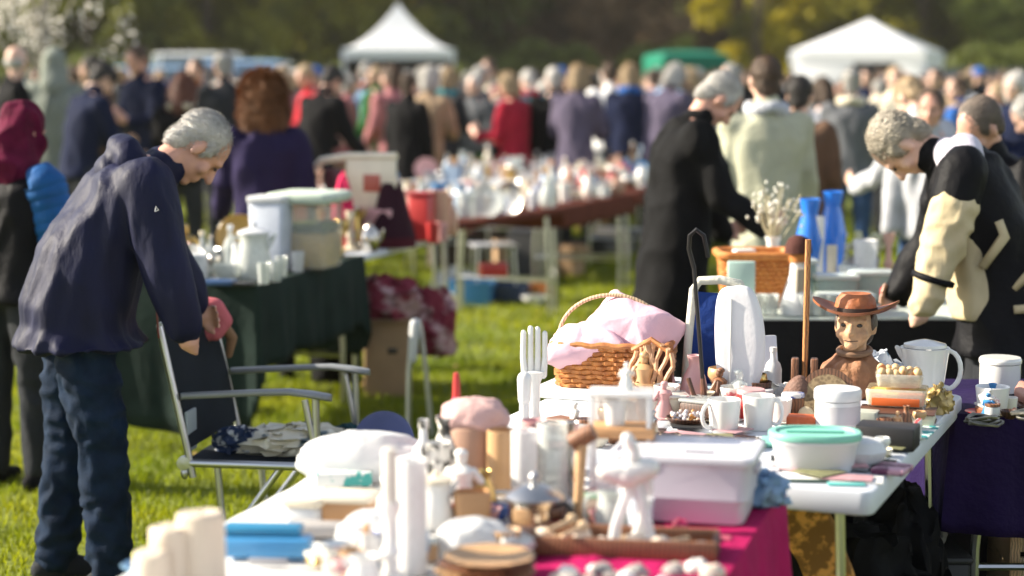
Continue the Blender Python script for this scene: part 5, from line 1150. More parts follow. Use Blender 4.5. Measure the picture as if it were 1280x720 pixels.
# goods on the dark green cloth
jar('white plastic canister beside the navy jacket on the dark green cloth', p3(243, 352), .055, .12, WPLA, WPLA); block('box', 'navy blue flat box at the front of the dark green cloth', 'box', p3(276, 356), .13, .08, .022, mat('navy_card', (.02, .06, .16), .4), r3)
block('phone', 'black flat phone case at the front of the dark green cloth', 'case', p3(305, 357), .09, .06, .015, BLACKP, r3)
jug('clear glass jug with white lid at the front of the dark green cloth', p3(318, 350), .075, .20, GLASS, R(180), lid=WPLA); jug('white handled jug in front of the clear glass jug', p3(300, 348), .04, .15, WPLA, R(170))
vessel('bowl', 'cut glass bowl at the front of the dark green cloth', 'bowl', P_BOWL(.07, .07), GLASS, p3(285, 350)); vessel('goblet', 'small silver goblet beside the cut glass bowl', 'goblet', P_GOBLET(.03, .10), SILVER, p3(268, 348))
for i, (px, py) in enumerate(((330, 355), (345, 352), (352, 346))): vessel('tumbler', ('nearest', 'middle', 'farthest')[i] + ' of the three glass tumblers on the dark green cloth', 'tumbler', P_TUMBLER(.028, .09), GLASS, p3(px, py), 'glass tumblers on the dark green cloth')
lidbox('tall white plastic bin with pale lid on the dark green cloth', p3(340, 338), .16, .16, .34, mat('white_bluish', (.60, .64, .72), .4, transl=.1), WPLA, r3, name='bin', cat='bin', lh=.03)
p = p3(388, 334)
t = thing('glass_tank', 'glass tank of amber oil with a wide pale green lid', 'tank', p, r3)
part(t, 'tank', M().tub(.24, .28, .30, .03, .004, .97), clear('tank_glass', (.8, .8, .75), .2)); part(t, 'contents', M().box((0, 0, .085), (.215, .255, .16), .02), mat('amber_grain', (.66, .44, .13), .5, var=.25)); part(t, 'greens', M().box((0, 0, .185), (.2, .2, .05), .02).warp(.02, 12, 2), mat('leafy_green', (.08, .12, .02), .7)); part(t, 'lid', M().box((0, 0, .325), (.31, .36, .05), .016, cr=.04), mat('palegreen_lid', (.50, .58, .48), .45)); 
vessel('tumbler', 'pale cup in front of the glass tank', 'tumbler', P_TUMBLER(.03, .09), FROST, p3(372, 340)); vessel('vase', 'little brass vase beside the glass tank', 'vase', P_VASE(.03, .09), BRASS, p3(423, 322))
# goods on the bare table
p = p3(455, 300)
t = thing('serving_tray', 'white tray with cut handles leaning above red and brown goods', 'tray', V((p.x - .02, 9.62, Z3)), R(-26))
part(t, 'panel', M().box((.1, 0, .33), (.30, .02, .26), .01), CREAM); part(t, 'handle', M().tube([(-.30, 0, .34), (-.2, 0, .44), (-.04, 0, .465), (.25, 0, .47)], .02, 8), CREAM); part(t, 'panel', M().box((-.13, .02, .30), (.12, .02, .2), .006), mat('brown_panel', (.10, .03, .04), .5)); part(t, 'foot', M().box((.05, 0, .10), (.4, .12, .2), .01), PINKC)
part(t, 'motif', M().box((.11, -.012, .33), (.10, .006, .09), .002), mat('rust_motif', (.40, .09, .06), .5))
crumple('bright pink and red cloth hanging in front of the white tray', V((-.86, 9.38, Z3)), (.055, .05, .25), cloth('pink_red', (.58, .03, .10)), name='cloth', cat='cloth', seed=4, amp=.25, ridged=False); crumple('salmon cloth heap under the tray handle', V((-1.12, 9.6, Z3 + .12)), (.11, .07, .12), cloth('salmon', (.50, .18, .12)), name='cloth', cat='cloth', seed=5, amp=.2)
p = p3(490, 308)
t = thing('lamp_shade', 'tall dark maroon lamp shade on the bare white table', 'lamp shade', p, 0); part(t, 'shade', M().lathe(hollow([(.125, .05), (.06, .30), (.05, .33)], .004), 28), cloth('maroon_silk', (.030, .008, .016))); part(t, 'base', M().lathe([(.001, 0), (.125, 0), (.127, .052), (.001, .053)], 28), cloth('maroon_trim', (.07, .01, .02)))
jug('polished brass jug in front of the maroon lamp shade', p3(440, 310), .06, .20, BRASS, R(180)); teapot('round silver teapot beside the brass jug', p3(462, 314), .055, .13, SILVER, R(160)); vessel('goblet', 'brass goblet in front of the glass tank', 'goblet', P_GOBLET(.04, .16), BRASS, p3(428, 314)); vessel('urn', 'silver urn behind the brass jug', 'urn', P_URN(.05, .24), SILVER, p3(450, 300))
lidbox('bright red metal tin beside the maroon lamp shade', p3(527, 300), .12, .12, .26, REDP, mat('red_lid', (.35, .02, .02), .4), r3b, name='tin', cat='tin'); vessel('vase', 'white vase between the lamp shade and the red tin', 'vase', P_VASE(.045, .20), WHITE, p3(512, 300))
for i, (px, py, r, h, mt, pr, lb) in enumerate(((548, 298, .055, .26, PEACH, P_CYL, 'tall peach pottery cylinder beside the red tin'), (562, 295, .05, .22, PEACH, P_VASE, 'waisted peach pottery vase at the table end'), (541, 304, .035, .11, REDP, P_TUMBLER, 'red tumbler in front of the peach cylinder'), (553, 302, .03, .10, PINKC, P_TUMBLER, 'pink tumbler in front of the peach vase'))): vessel('vase', lb, 'vase', pr(r, h), mt, p3(px, py))
# below the bare table
cb1 = at(485, 492, 0); t = thing('cardboard_box', 'tall brown cardboard box under the bare white table', 'box', cb1, .1)
part(t, 'body', M().box((0, 0, .20), (.24, .26, .40), .004), CARD); part(t, 'flap', M().box((0, -.16, .40), (.24, .06, .004), .001), CARD); part(t, 'hand_hole', M().box((.02, -.131, .24), (.05, .003, .03), .001), EYE)
crumple('maroon floral quilt bundled on the cardboard box', cb1 + V((-.02, 0, .405)), (.22, .18, .13), cloth('floral_maroon', (.20, .03, .05), rgb2=(.50, .33, .34), nscale=9, sharp=(.52, .6)), name='quilt', cat='quilt', seed=6, amp=.22)
crumple('second floral bundle hanging beside the cardboard box', cb1 + V((.24, .05, .20)), (.12, .14, .22), cloth('floral_maroon', (.20, .03, .05)), name='quilt', cat='quilt', seed=16, amp=.22); crumple('dark cloth bag behind the cardboard box', cb1 + V((-.30, .3, 0)), (.13, .13, .28), gmat('black'), name='cloth_bag', cat='bag', seed=26, amp=.2)
t = thing('cardboard_box', 'small brown cardboard box on the grass behind the camp chair', 'box', at(205, 516, 0), .2); part(t, 'body', M().box((0, 0, .13), (.26, .22, .26), .004), CARD); part(t, 'tape', M().box((0, 0, .2615), (.05, .2205, .003), .001), TANC)
# folded aluminium frame leaning at the table end
p = V((-.50, 8.75, 0))
t = thing('folded_frame', 'folded aluminium frame leaning behind the front stall', 'frame', at(520, 548, 0), 0)
part(t, 'tube', M().tube([(-.035, 0, 0), (-.03, .02, .3), (-.01, .03, .50), (.008, .03, .535)], .014, 8), ALU); part(t, 'tube', M().tube([(.075, 0, 0), (.045, .02, .3), (.02, .03, .50), (.008, .03, .535)], .012, 8), ALU); part(t, 'pad', M().cap((-.015, .0, .36), (-.002, .0, .52), .022, .024), WPLA)

# ------------------------------------------------------------------ farther stalls with mixed crockery
COLS = [('white', WHITE), ('white', WHITE), ('white', WHITE), ('cream', CREAM), ('cream', CREAM), ('clear glass', GLASS), ('clear glass', GLASS), ('pale grey', WPLA), ('peach', PEACH), ('pink', PINKC), ('brass', BRASS), ('silver', SILVER), ('tan', TANC), ('brown', TAUPE), ('red', REDP), ('blue', BLUEP), ('steel', STEEL), ('blue flowered', BFL), ('rose flowered', RFL), ('pale blue', mat('pale_blue_china', (.35, .45, .58), .25)), ('amber', mat('amber_china', (.50, .30, .08), .3))]
def goods(W, wd, ln, z, n, where, seed, big=1.0, x0=-.5, x1=.5):
    r = random.Random(seed); used = []; big *= .92
    for i in range(n):
        for _ in range(30):
            x, y = r.uniform(x0, x1) * (wd - .14), r.uniform(-.5, .5) * (ln - .14)
            if all((x-a)**2 + (y-b)**2 > (.105*big)**2 for a, b in used): break
        used.append((x, y)); p = W(x, y, z); cn, mt = r.choice(COLS); k = r.choice(['vase', 'jug', 'jug', 'bottle', 'bowl', 'tumbler', 'mug', 'candlestick', 'jar', 'teapot', 'figurine', 'box', 'urn', 'plate']); s = r.uniform(.8, 1.35) * big; rz = r.uniform(0, 6.3); lb = f'{cn} {k} on {where}'; g = f'crockery on {where}'
        if k == 'vase': vessel('vase', lb, k, P_VASE(.045*s, .17*s), mt, p, g, 20)
        elif k == 'urn': vessel('urn', lb, k, P_URN(.05*s, .16*s), mt, p, g, 20)
        elif k == 'jug': jug(lb, p, .05*s, .15*s, mt, rz, g)
        elif k == 'bottle': bottle(lb, p, .034*s, .22*s, mt, r.choice(COLS)[1], g)
        elif k == 'bowl': vessel('bowl', lb, k, P_BOWL(.075*s, .07*s), mt, p, g, 24)
        elif k == 'tumbler': vessel('tumbler', lb, k, P_TUMBLER(.036*s, .11*s), mt, p, g, 20)
        elif k == 'mug': mug(lb, p, .04*s, .09*s, mt, rz, g)
        elif k == 'candlestick': vessel('candlestick', lb, k, P_CANDLESTICK(.045*s, .20*s), mt, p, g, 18)
        elif k == 'jar': jar(lb, p, .045*s, .13*s, mt, r.choice(COLS)[1], g)
        elif k == 'teapot': teapot(lb, p, .065*s, .12*s, mt, rz, g)
        elif k == 'figurine': figure(lb, p, .18*s, mt, rz, g)
        elif k == 'box': lidbox(lb, p, .12*s, .09*s, .09*s, mt, r.choice(COLS)[1], rz, g)
        elif k == 'plate':
            o = vessel('plate', lb, k, P_PLATE(.09*s, .02), mt, p + V((0, 0, .075*s)), g, 28); o.rotation_euler = (R(80), 0, r.uniform(-.6, .6))
goods(W3b, .75, 1.45, Z3, 26, 'the bare white table beside the maroon lamp shade', 3, 1.2)
goods(W3, .8, 1.4, Z3, 13, 'the dark green cloth', 31, x1=.1)
BROWNC = cloth('rust_cloth', (.10, .025, .014), var=.2)
for i, (cr, dr, wd, ln, dp, where, n, seed) in enumerate((((-.36, 11.0), (.447, .894), .85, 1.6, .04, 'the rust cloth behind the maroon lamp shade', 36, 5), ((.34, 12.45), (.36, .93), .85, 1.6, .14, 'the rust cloth beside the black coated man', 34, 6), ((.95, 14.1), (.28, .96), .85, 1.7, .1, 'the rust cloth in the middle distance', 30, 7), ((-.15, 15.2), (.35, .94), .9, 1.7, .1, 'the far cloth left of the red toy', 26, 8), ((.55, 17.4), (.35, .94), .9, 1.8, .1, 'the far cloth before the crowd', 26, 9), ((-1.25, 13.4), (.35, .94), .8, 1.6, .1, 'the cloth below the black jacketed person', 22, 10), ((1.55, 16.6), (.3, .95), .9, 1.7, .1, 'the farthest cloth by the black coated man', 14, 12))):
    c, rz, W = row_table(cr, dr, wd, ln, Z3 + gz(cr[1]), f'stall table under {where}')
    zz = Z3 + gz(cr[1])
    solo('tablecloth', drape(wd + .01, ln + .01, (dp, dp, dp, dp), .012, 8, seed, per=24, levels=4), BROWNC if i < 3 else (WCL if i % 2 else gmat('cream')), f'{"rust red" if i < 3 else "pale"} table covering, {where}', 'tablecloth', (*c, zz + .003), rz, solid=.002)
    goods(W, wd, ln, zz + .006, n, where, seed, 1.05)
# under the rust cloths
def crate(label, loc, w, d, h, mt, rz=0, group=None):
    t = thing('crate', label, 'crate', loc, rz, group); part(t, 'body', M().tub(w, d, h, .02, .008, .94, lip=.01), mt)
    for s in (-1, 1): part(t, 'handle', M().box((s*(w/2 + .004), 0, h*.8), (.012, d*.4, .02), .004), mt)
    return t
crate('bright blue plastic crate on the grass under the rust cloth', at(590, 380, 0), .32, .28, .17, BLUEP, -.2); crate('navy plastic crate beside the bright blue crate', at(634, 378, 0), .30, .28, .14, mat('navy_plastic', (.012, .03, .10), .4), -.2)
lidbox('black storage box under the rust cloth table', at(668, 352, 0), .36, .4, .42, bk, bk, -.2, name='storage_box'); crumple('orange cloth bundle on the grass beside the navy crate', at(672, 372, 0), (.11, .09, .07), cloth('orange_cloth', (.42, .17, .06)), name='cloth_bundle', cat='cloth', seed=4)
vessel('bowl', 'white enamel bowl on the grass in front of the orange bundle', 'bowl', P_BOWL(.09, .07), WHITE, at(667, 382, 0)); crumple('white carrier bag on the grass near the blue crate', at(566, 362, 0), (.14, .1, .10), WBAG, seed=44); crumple('cream carrier bag in front of the blue crate', at(562, 386, 0), (.06, .05, .07), mat('cream_film', (.62, .56, .42), .4), seed=45)
block('box', 'small red box on a stool under the rust cloth', 'box', at(616, 345, .42), .16, .10, .08, REDP, .3)
t = thing('folding_stool', 'metal folding stool carrying a small red box', 'stool', at(616, 385, 0) + V((0, .4, 0)), .2)
part(t, 'seat', M().box((0, 0, .41), (.32, .28, .02), .006), GREYP)
for sx in (-1, 1):
    for sy in (-1, 1): part(t, 'leg', M().tube([(sx*.13, sy*.11, .4), (sx*.15, sy*.13, 0)], .010, 8), STEEL)

# ------------------------------------------------------------------ stall behind the bending person (black cloth)
Z6 = .74; c6 = (1.36, 6.98)
table('stall table under the black cloth behind the carved bust', c6, 1.24, .76, Z6 - .006, 0, mat('trestle_top', (.5, .48, .44), .6), STEEL)
solo('tablecloth', drape(1.25, .77, (.62, .5, .5, .5), .03, 8, 12), cloth('black_cotton', (.010, .010, .012)), 'black cloth hanging to the ground behind the carved bust', 'tablecloth', (*c6, Z6 - .003), 0, solid=.002)
solo('table_runner', drape(1.15, .72, (.035, .03, .03, .03), .006, 12, 3, per=30, levels=3), mat('pale_green_runner', (.50, .55, .49), .7), 'pale green runner laid over the black cloth', 'tablecloth', (*c6, Z6 + .006), 0, solid=.002)
c6b = (1.78, 7.86); table('white table behind the black cloth stall', c6b, 1.3, .76, Z6, 0, TOPW, STEEL)
p6 = lambda px, py: at(px, py, Z6 + .010)
OR = mat('orange_wicker', (.42, .13, .025), .6, rgb2=(.55, .22, .05), nscale=45)
t = thing('hamper', 'tall orange wicker hamper at the corner of the black cloth stall', 'hamper', V((.92, 6.98, Z6 + .012)), 0); part(t, 'weave', weave2(.25, .2, .19, 11, .03, .88), OR); part(t, 'rim', M().tube([(x, y, .195) for x, y in even_rr(.275, .225, .035, 60)], .016, 8, loop=True), OR); part(t, 'base', M().box((0, 0, .006), (.2, .16, .012), .003), BROWNW)
part(t, 'liner', M().box((0, 0, .15), (.20, .15, .02), .006), TANC)
block('card_box', 'pale mint card box standing in front of the orange hamper', 'box', V((.838, 6.72, Z6 + .012)), .10, .03, .19, mat('mint_card', (.46, .62, .56), .5), -.1)
# dried flowers
t = thing('flower_vase', 'white vase of tall dried white flowers behind the orange hamper', 'vase', V((1.02, 7.2, Z6 + .012)), 0)
part(t, 'vase', M().lathe(hollow([(.001, 0)] + P_VASE(.06, .24)), 24), WHITE); fm = M(); sm = M(); rn = random.Random(2)
for i in range(18):
    a, l, h = rn.uniform(0, 6.3), rn.uniform(.02, .11), rn.uniform(.34, .46); e = V((l*cos(a), l*sin(a), h)); sm.tube([(0, 0, .2), (e.x*.4, e.y*.4, h*.7), e], .0025, 5)
    for k in range(4): q = e + V((rn.uniform(-.02, .02), rn.uniform(-.02, .02), rn.uniform(-.08, .02))); fm.ell(q, (.006, .006, .008), 8, 5)
part(t, 'stem', sm, mat('dry_stem', (.40, .36, .24), .8)); part(t, 'blossom', fm, mat('dry_blossom', (.66, .64, .56), .8))
for lb, px, Y, r, h, mt, pr in (('tall royal blue vase, nearer of the blue pair', 1012, 7.62, .06, .37, mat('blue_glass', (.02, .16, .60), .15, spec=.7), P_URN), ('tall royal blue vase, farther of the blue pair', 1040, 7.8, .06, .39, mat('blue_glass', (.015, .12, .55), .15), P_URN), ('slim cream cylinder vase beside the blue vases', 1040, 7.6, .022, .18, CREAM, P_CYL), ('tall frosted white tumbler on the white table behind', 1082, 7.62, .05, .20, FROST, P_TUMBLER), ('slim white column vase before the blue vases', 1024, 7.6, .02, .30, WHITE, P_CYL), ('clear glass beaker left of the frosted tumbler', 1060, 7.58, .04, .10, GLASS, P_TUMBLER)):
    q = atY(px, 300, Y); vessel('vase', lb, 'vase', pr(r, h), mt, (max(q.x, 1.19), Y, Z6 + .002))
block('box', 'small royal blue box before the blue vases', 'box', V((1.12, 7.25, Z6 + .012)), .07, .05, .20, mat('royal_card', (.03, .12, .48), .4)); block('box', 'white card box on the orange hamper', 'box', V((.88, 6.98, Z6 + .173)), .08, .05, .05, PAPER, .2); block('box', 'white envelope box beside the dried flowers', 'box', V((.98, 6.98, Z6 + .173)), .05, .05, .03, PAPER, .1)
def q6(px, Y, z=.012): q = atY(px, 300, Y); return V((q.x, Y, Z6 + z))
t = thing('figure_bottle', 'figure shaped tan bottle with a white skirt on the pale green runner', 'bottle', q6(998, 6.70), R(190)); part(t, 'body', M().lathe([(.001, 0), (.062, 0), (.066, .03), (.05, .08), (.03, .14), (.026, .19), (.001, .192)], 24), WPLA); part(t, 'front_panel', M().loft([[V((x, .03 - .0*z, z)) for x, z_ in ((-.02, 0), (.02, 0), (.02, .01), (-.02, .01)) for z in (z0 + z_,)] for z0 in (.07, .16)]) and M().box((0, .035, .11), (.045, .025, .12), .008), mat('putty', (.38, .33, .26), .5)); part(t, 'collar', M().lathe([(.001, .19), (.032, .19), (.034, .22), (.001, .221)], 20), OR)
t = thing('felt_hat', 'dark brown domed felt hat on the figure shaped bottle', 'hat', q6(998, 6.70, .235), 0); part(t, 'crown', M().lathe([(.001, 0), (.05, 0), (.048, .025), (.036, .052), (.015, .064), (.001, .066)], 24), cloth('brown_felt', (.075, .03, .025)))
for i, (px, Y, w, h) in enumerate(((1045, 7.05, .16, .11), (1090, 7.1, .16, .12), (1058, 6.75, .20, .07), (1000, 7.15, .12, .16))): lidbox(('left tall', 'right tall', 'low wide', 'narrow')[i] + ' pale green glass case on the pale green runner', q6(px, Y), w, .12, h, GREENGL, mat('glass_lid', (.6, .66, .62), .2), 0, 'glass cases on the pale green runner', name='glass_case', cat='case')
for i, px in enumerate((950, 965, 1008, 1024, 1040)): vessel('tumbler', ('first', 'second', 'third', 'fourth', 'fifth')[i] + ' glass tumbler from the orange hamper along the runner edge', 'tumbler', P_TUMBLER(.03, .075), GLASS, q6(px, 6.66), 'glass tumblers along the pale green runner')
t = thing('flower_pot', 'grey pot of small cream flowers on the white table behind', 'plant', V((1.52, 7.95, Z6)), 0); part(t, 'pot', M().lathe(hollow([(.001, 0)] + P_TUMBLER(.07, .10)), 24), STONE); fm = M()
for i in range(40): fm.ell((rn.uniform(-.11, .11), rn.uniform(-.08, .08), rn.uniform(.1, .2)), (.018, .018, .016), 8, 5)
part(t, 'blossom', fm, mat('cream_flowers', (.45, .45, .22), .8, rgb2=(.62, .6, .42), nscale=20))
crumple('small red plush toy at the end of the pale green runner', q6(1112, 6.9), (.03, .03, .06), cloth('red_plush', (.50, .03, .03)), name='soft_toy', cat='toy', seed=4, amp=.15)
goods(L2W(c6b, 0), 1.3, .76, Z6, 12, 'the white table behind the black cloth', 17)

rnd = random.Random(91)
for i, (px, py, w_, h_, mt, cn) in enumerate(((700, 345, .34, .26, CARD, 'brown cardboard'), (735, 330, .3, .22, bk, 'black plastic'), (640, 345, .3, .3, CARD, 'crushed cardboard'), (768, 318, .36, .24, mat('grey_card', (.14, .13, .12), .9), 'grey card'), (600, 330, .34, .3, mat('dark_card', (.05, .035, .025), .9), 'dark brown'), (560, 335, .3, .3, mat('dark_card', (.05, .035, .025), .9), 'dark brown'), (680, 300, .4, .3, bk, 'black plastic'), (745, 290, .4, .3, CARD, 'brown cardboard'))):
    p = at(px, py, 0); t = thing('storage_carton', f'{cn} carton pushed under the rust cloth stalls', 'box', p, rnd.uniform(-.5, .5), 'cartons under the far stalls')
    part(t, 'body', M().tub(w_, w_*.8, h_, .01, .006, .98), mt); part(t, 'flap', M().box((w_*.58, 0, h_ - .03), (.10, w_*.75, .006), .002, rot=Matrix.Rotation(R(35), 3, 'Y')), mt); part(t, 'contents', M().box((0, 0, h_ - .05), (w_*.9, w_*.7, .06), .02).warp(.03, 9, i), gmat(['maroon', 'tan', 'teal', 'cream'][i % 4]))
HAZE = .0003
# ------------------------------------------------------------------ the crowd
P = person
for a in [
    (20, 57, 12.0, 'turn', -60, 'jacket', 'black', 'bald', 'grey'), (66, 62, 12.6, 'stand', 10, 'parka', 'greygreen', 'hood', 'grey', 'olive', 0, None, None, 'greygreen'),
    (124, 80, 11.3, 'look', -50, 'jacket', 'navy', 'thick', 'dark'), (172, 58, 13.4, 'hold', 140, 'jacket', 'navy', 'short', 'brown', 'black', 1), (112, 70, 14.5, 'turn', 60, 'jacket', 'brown', 'bob', 'dark'),
    (228, 93, 11.4, 'hold', -10, 'jacket', 'black', 'long', 'auburn'), (278, 65, 13.2, 'stand', 25, 'jacket', 'charcoal', 'short', 'grey'), (325, 96, 9.6, 'walk', 14, 'jacket', 'purple', 'curly', 'ginger', 'black'),
    (245, 74, 16, 'stand', 160, 'jacket', 'rust', 'short', 'brown'), (352, 84, 16, 'stand', 170, 'jacket', 'pink', 'bob', 'fair'), (382, 82, 15, 'hold', 120, 'jacket', 'red', 'short', 'fair', 'charcoal', 1), (413, 84, 12.2, 'look', -40, 'jacket', 'black', 'thick', 'dark', 'black', 1),
    (398, 92, 17, 'stand', 20, 'jacket', 'blue', 'short', 'brown'), (458, 78, 16.5, 'stand', 0, 'jacket', 'skyblue', 'short', 'grey', 'denim'), (488, 82, 14.8, 'turn', 40, 'coat', 'pink', 'bob', 'brown'), (512, 92, 13.8, 'stand', -30, 'coat', 'black', 'short', 'brown', 'black'),
    (538, 84, 14.2, 'hold', -20, 'coat', 'tan', 'bob', 'white'), (563, 86, 15.2, 'hold', -40, 'jacket', 'charcoal', 'bob', 'fair'), (592, 94, 16, 'stand', 150, 'jacket', 'grey', 'short', 'white', 'green'), (634, 92, 13.8, 'hold', 60, 'jacket', 'crimson', 'bob', 'fair', 'black', 1),
    (610, 74, 18, 'stand', 150, 'jacket', 'cream', 'short', 'brown'), (660, 88, 16, 'hold', 30, 'jacket', 'teal', 'short', 'white'), (692, 84, 14, 'stand', 10, 'jacket', 'black', 'short', 'white', 'black'), (724, 82, 13.6, 'hold', -15, 'coat', 'lilac', 'bob', 'fair'),
    (762, 78, 15.5, 'stand', 5, 'jacket', 'white', 'short', 'brown', 'denim'), (788, 80, 15.0, 'stand', -8, 'jacket', 'navy', 'bob', 'fair'), (815, 88, 16, 'hold', 40, 'jacket', 'maroon', 'short', 'brown'), (846, 82, 13.5, 'look', -40, 'jacket', 'lilac', 'bob', 'white', 'charcoal'), (870, 86, 16.5, 'stand', 120, 'jacket', 'purple', 'short', 'grey'),
    (958, 71, 9.2, 'stand', 6, 'coat', 'sage', 'short', 'brown', 'charcoal', 0), (912, 80, 14, 'turn', 60, 'jacket', 'charcoal', 'short', 'grey'), (1002, 96, 10.8, 'stand', -20, 'jacket', 'brown', 'short', 'dark'), (1030, 100, 12.2, 'hold', 10, 'jacket', 'palegrey', 'bob', 'brown', 'denim'), (1066, 86, 11.6, 'stand', -12, 'jacket', 'grey', 'short', 'grey', 'denim'),
    (1118, 84, 14.5, 'stand', 170, 'jacket', 'cream', 'short', 'fair'), (1146, 98, 10.2, 'look', 30, 'jacket', 'palegrey', 'short', 'fair', 'denim'), (1162, 112, 10.0, 'stand', 160, 'jacket', 'palegrey', 'short', 'brown', 'denim', 1), (1196, 96, 12.5, 'turn', 60, 'jacket', 'blue', 'short', 'brown'),
    (1222, 118, 9.0, 'look', 150, 'jacket', 'navy', 'bald', 'grey', 'charcoal', 1), (1268, 92, 12, 'stand', 130, 'jacket', 'navy', 'bob', 'white'), (1100, 100, 15, 'stand', 0, 'coat', 'tan', 'short', 'grey'), (1246, 104, 13.5, 'stand', 80, 'jacket', 'charcoal', 'short', 'fair'), (1168, 86, 17, 'stand', 140, 'jacket', 'olive', 'short', 'brown'), (1290, 120, 10, 'look', 70, 'jacket', 'navy', 'short', 'grey'),
    (-25, 80, 10.5, 'stand', -20, 'jacket', 'charcoal', 'beanie', 'dark', 'black', 0, None, None, 'charcoal'), (48, 84, 16, 'stand', 170, 'jacket', 'grey', 'bob', 'brown'), (90, 82, 17, 'stand', 30, 'jacket', 'olive', 'short', 'brown')]:
    a = list(a)
    if a[2] >= 11: a[2] *= 1.27
    P(*a)
rnd = random.Random(77)
gcs = ['black', 'navy', 'charcoal', 'grey', 'tan', 'cream', 'red', 'blue', 'skyblue', 'teal', 'purple', 'lilac', 'white', 'palegrey', 'olive', 'brown', 'maroon', 'pink', 'rust', 'green']
hs = [('short', 'white'), ('short', 'grey'), ('short', 'brown'), ('bob', 'fair'), ('bob', 'brown'), ('bob', 'white'), ('short', 'fair'), ('bald', 'grey'), ('long', 'brown'), ('thick', 'dark'), ('beanie', 'dark'), ('cap', 'dark')]
for (n, Y0, Y1, xa, xb) in ((22, 20, 24, 330, 960), (32, 24, 29, 100, 1000), (54, 29, 35, 100, 1285), (62, 35, 44, 100, 1000), (12, 21, 29, 1010, 1285)):
    for i in range(n):
        px = xa + (xb - xa) * (i + rnd.uniform(.1, .9)) / n; Y = rnd.uniform(Y0, Y1); h = rnd.uniform(1.5, 1.78) + gz(Y)
        top = proj((0, Y, h))[1]; ha, hc = rnd.choice(hs); gc = rnd.choice(['black', 'navy', 'charcoal', 'grey']) if rnd.random() < .72 else rnd.choice(gcs)
        P(px, top, Y, rnd.choice(['stand', 'stand', 'hold', 'walk', 'turn', 'look']), rnd.choice([0, 20, -30, 60, -70, 150, 180, 100, -120]), rnd.choice(['jacket', 'jacket', 'coat', 'parka']), gc, ha, hc, rnd.choice(['black', 'charcoal', 'denim', 'navy', 'tan']), rnd.choice([0, 0, 1, 2]), None, None, rnd.choice(['charcoal', 'maroon', 'blue', 'grey']))
for t in PEOPLE: t['group'] = 'visitors in the market crowd'

# ------------------------------------------------------------------ tents, cars
TENT = cloth('white_canvas', (.70, .71, .72), var=.03, rough=.6, transl=.12, bump=.05)
def gazebo(label, c, rz, s, eave, peak, curve, mt, opening=True, walls=True):
    t = thing('gazebo', label, 'tent', (c[0], c[1], gz(c[1])), rz); n = 10; rings = []
    for k in range(n + 1):
        f = 1 - k / n; h = eave + (peak - eave) * (1 - f) ** curve; q = max(f, .01)
        rings.append([V((x*q, y*q, h - .05*math.sin(pi*min(1, q))*(1 - (abs(x)/(s/2))**4 * (abs(y)/(s/2))**4)*0)) for x, y in even_rr(s, s, .04, 48)])
    part(t, 'canopy', M().loft(rings, cap0=False), mt)
    part(t, 'valance', M().loft([[V((x, y, z)) for x, y in even_rr(s + .01*o, s + .01*o, .04, 48)] for z, o in ((eave - .26, 1), (eave + .01, 1), (eave + .01, 0), (eave - .26, 0))], loop=True, cap0=False, cap1=False), mt)
    for sx in (-1, 1):
        for sy in (-1, 1): part(t, 'pole', M().box((sx*(s/2 - .04), sy*(s/2 - .04), eave/2), (.04, .04, eave), .004), ALU)
    if walls:
        h = s/2 - .02
        part(t, 'side_wall', M().box((-h, 0, eave/2), (.012, s - .1, eave - .05), .002), mt); part(t, 'side_wall', M().box((h, 0, eave/2), (.012, s - .1, eave - .05), .002), mt); part(t, 'back_wall', M().box((0, h, eave/2), (s - .1, .012, eave - .05), .002), mat('inner_shade', (.02, .022, .028), .8))  # back wall coloured dark for the shade inside the tent
        if opening:
            part(t, 'front_wall', M().box((-s*.25, -h, eave/2), (s*.44, .012, eave - .05), .002), mt); part(t, 'front_wall', M().box((s*.38, -h, eave/2), (s*.2, .012, eave - .05), .002), mt)
            part(t, 'doorway_shade', M().box((s*.125, -h + .35, eave/2 - .1), (s*.36, .02, eave - .3), .004), mat('inner_shade', (.02, .022, .028), .8))  # dark panel added to stand in for the shade behind the doorway
    return t
q = atY(1085, 100, 43); gazebo('white gazebo with a dark doorway behind the crowd', (q.x, 43), R(-20), 3.05, 2.2, 2.94, 1.1, TENT)
q = atY(498, 100, 51); gazebo('white pagoda tent with a tall pointed roof', (q.x, 51), R(4), 3.0, 2.34, 3.6, 1.6, TENT, opening=False)
GRN = cloth('green_canvas', (.008, .14, .085), var=.08, rough=.6)
q = atY(857, 100, 40); t = thing('stall_shelter', 'bright green canvas stall shelter behind the crowd', 'tent', (q.x, 40, gz(40)), R(12))
part(t, 'roof', M().loft([[V((x*k, y*k, z)) for x, y in rr(1.5, 1.5, .08, 4)] for k, z in ((1, 1.85), (1.01, 2.02), (.97, 2.08), (.6, 2.16), (.02, 2.18))]), GRN); part(t, 'wall', M().box((0, 0, .93), (1.46, 1.46, 1.84), .02), GRN); part(t, 'flap', M().box((.1, -.735, .9), (.7, .012, 1.6), .004), mat('green_dark_canvas', (.005, .07, .045), .8))
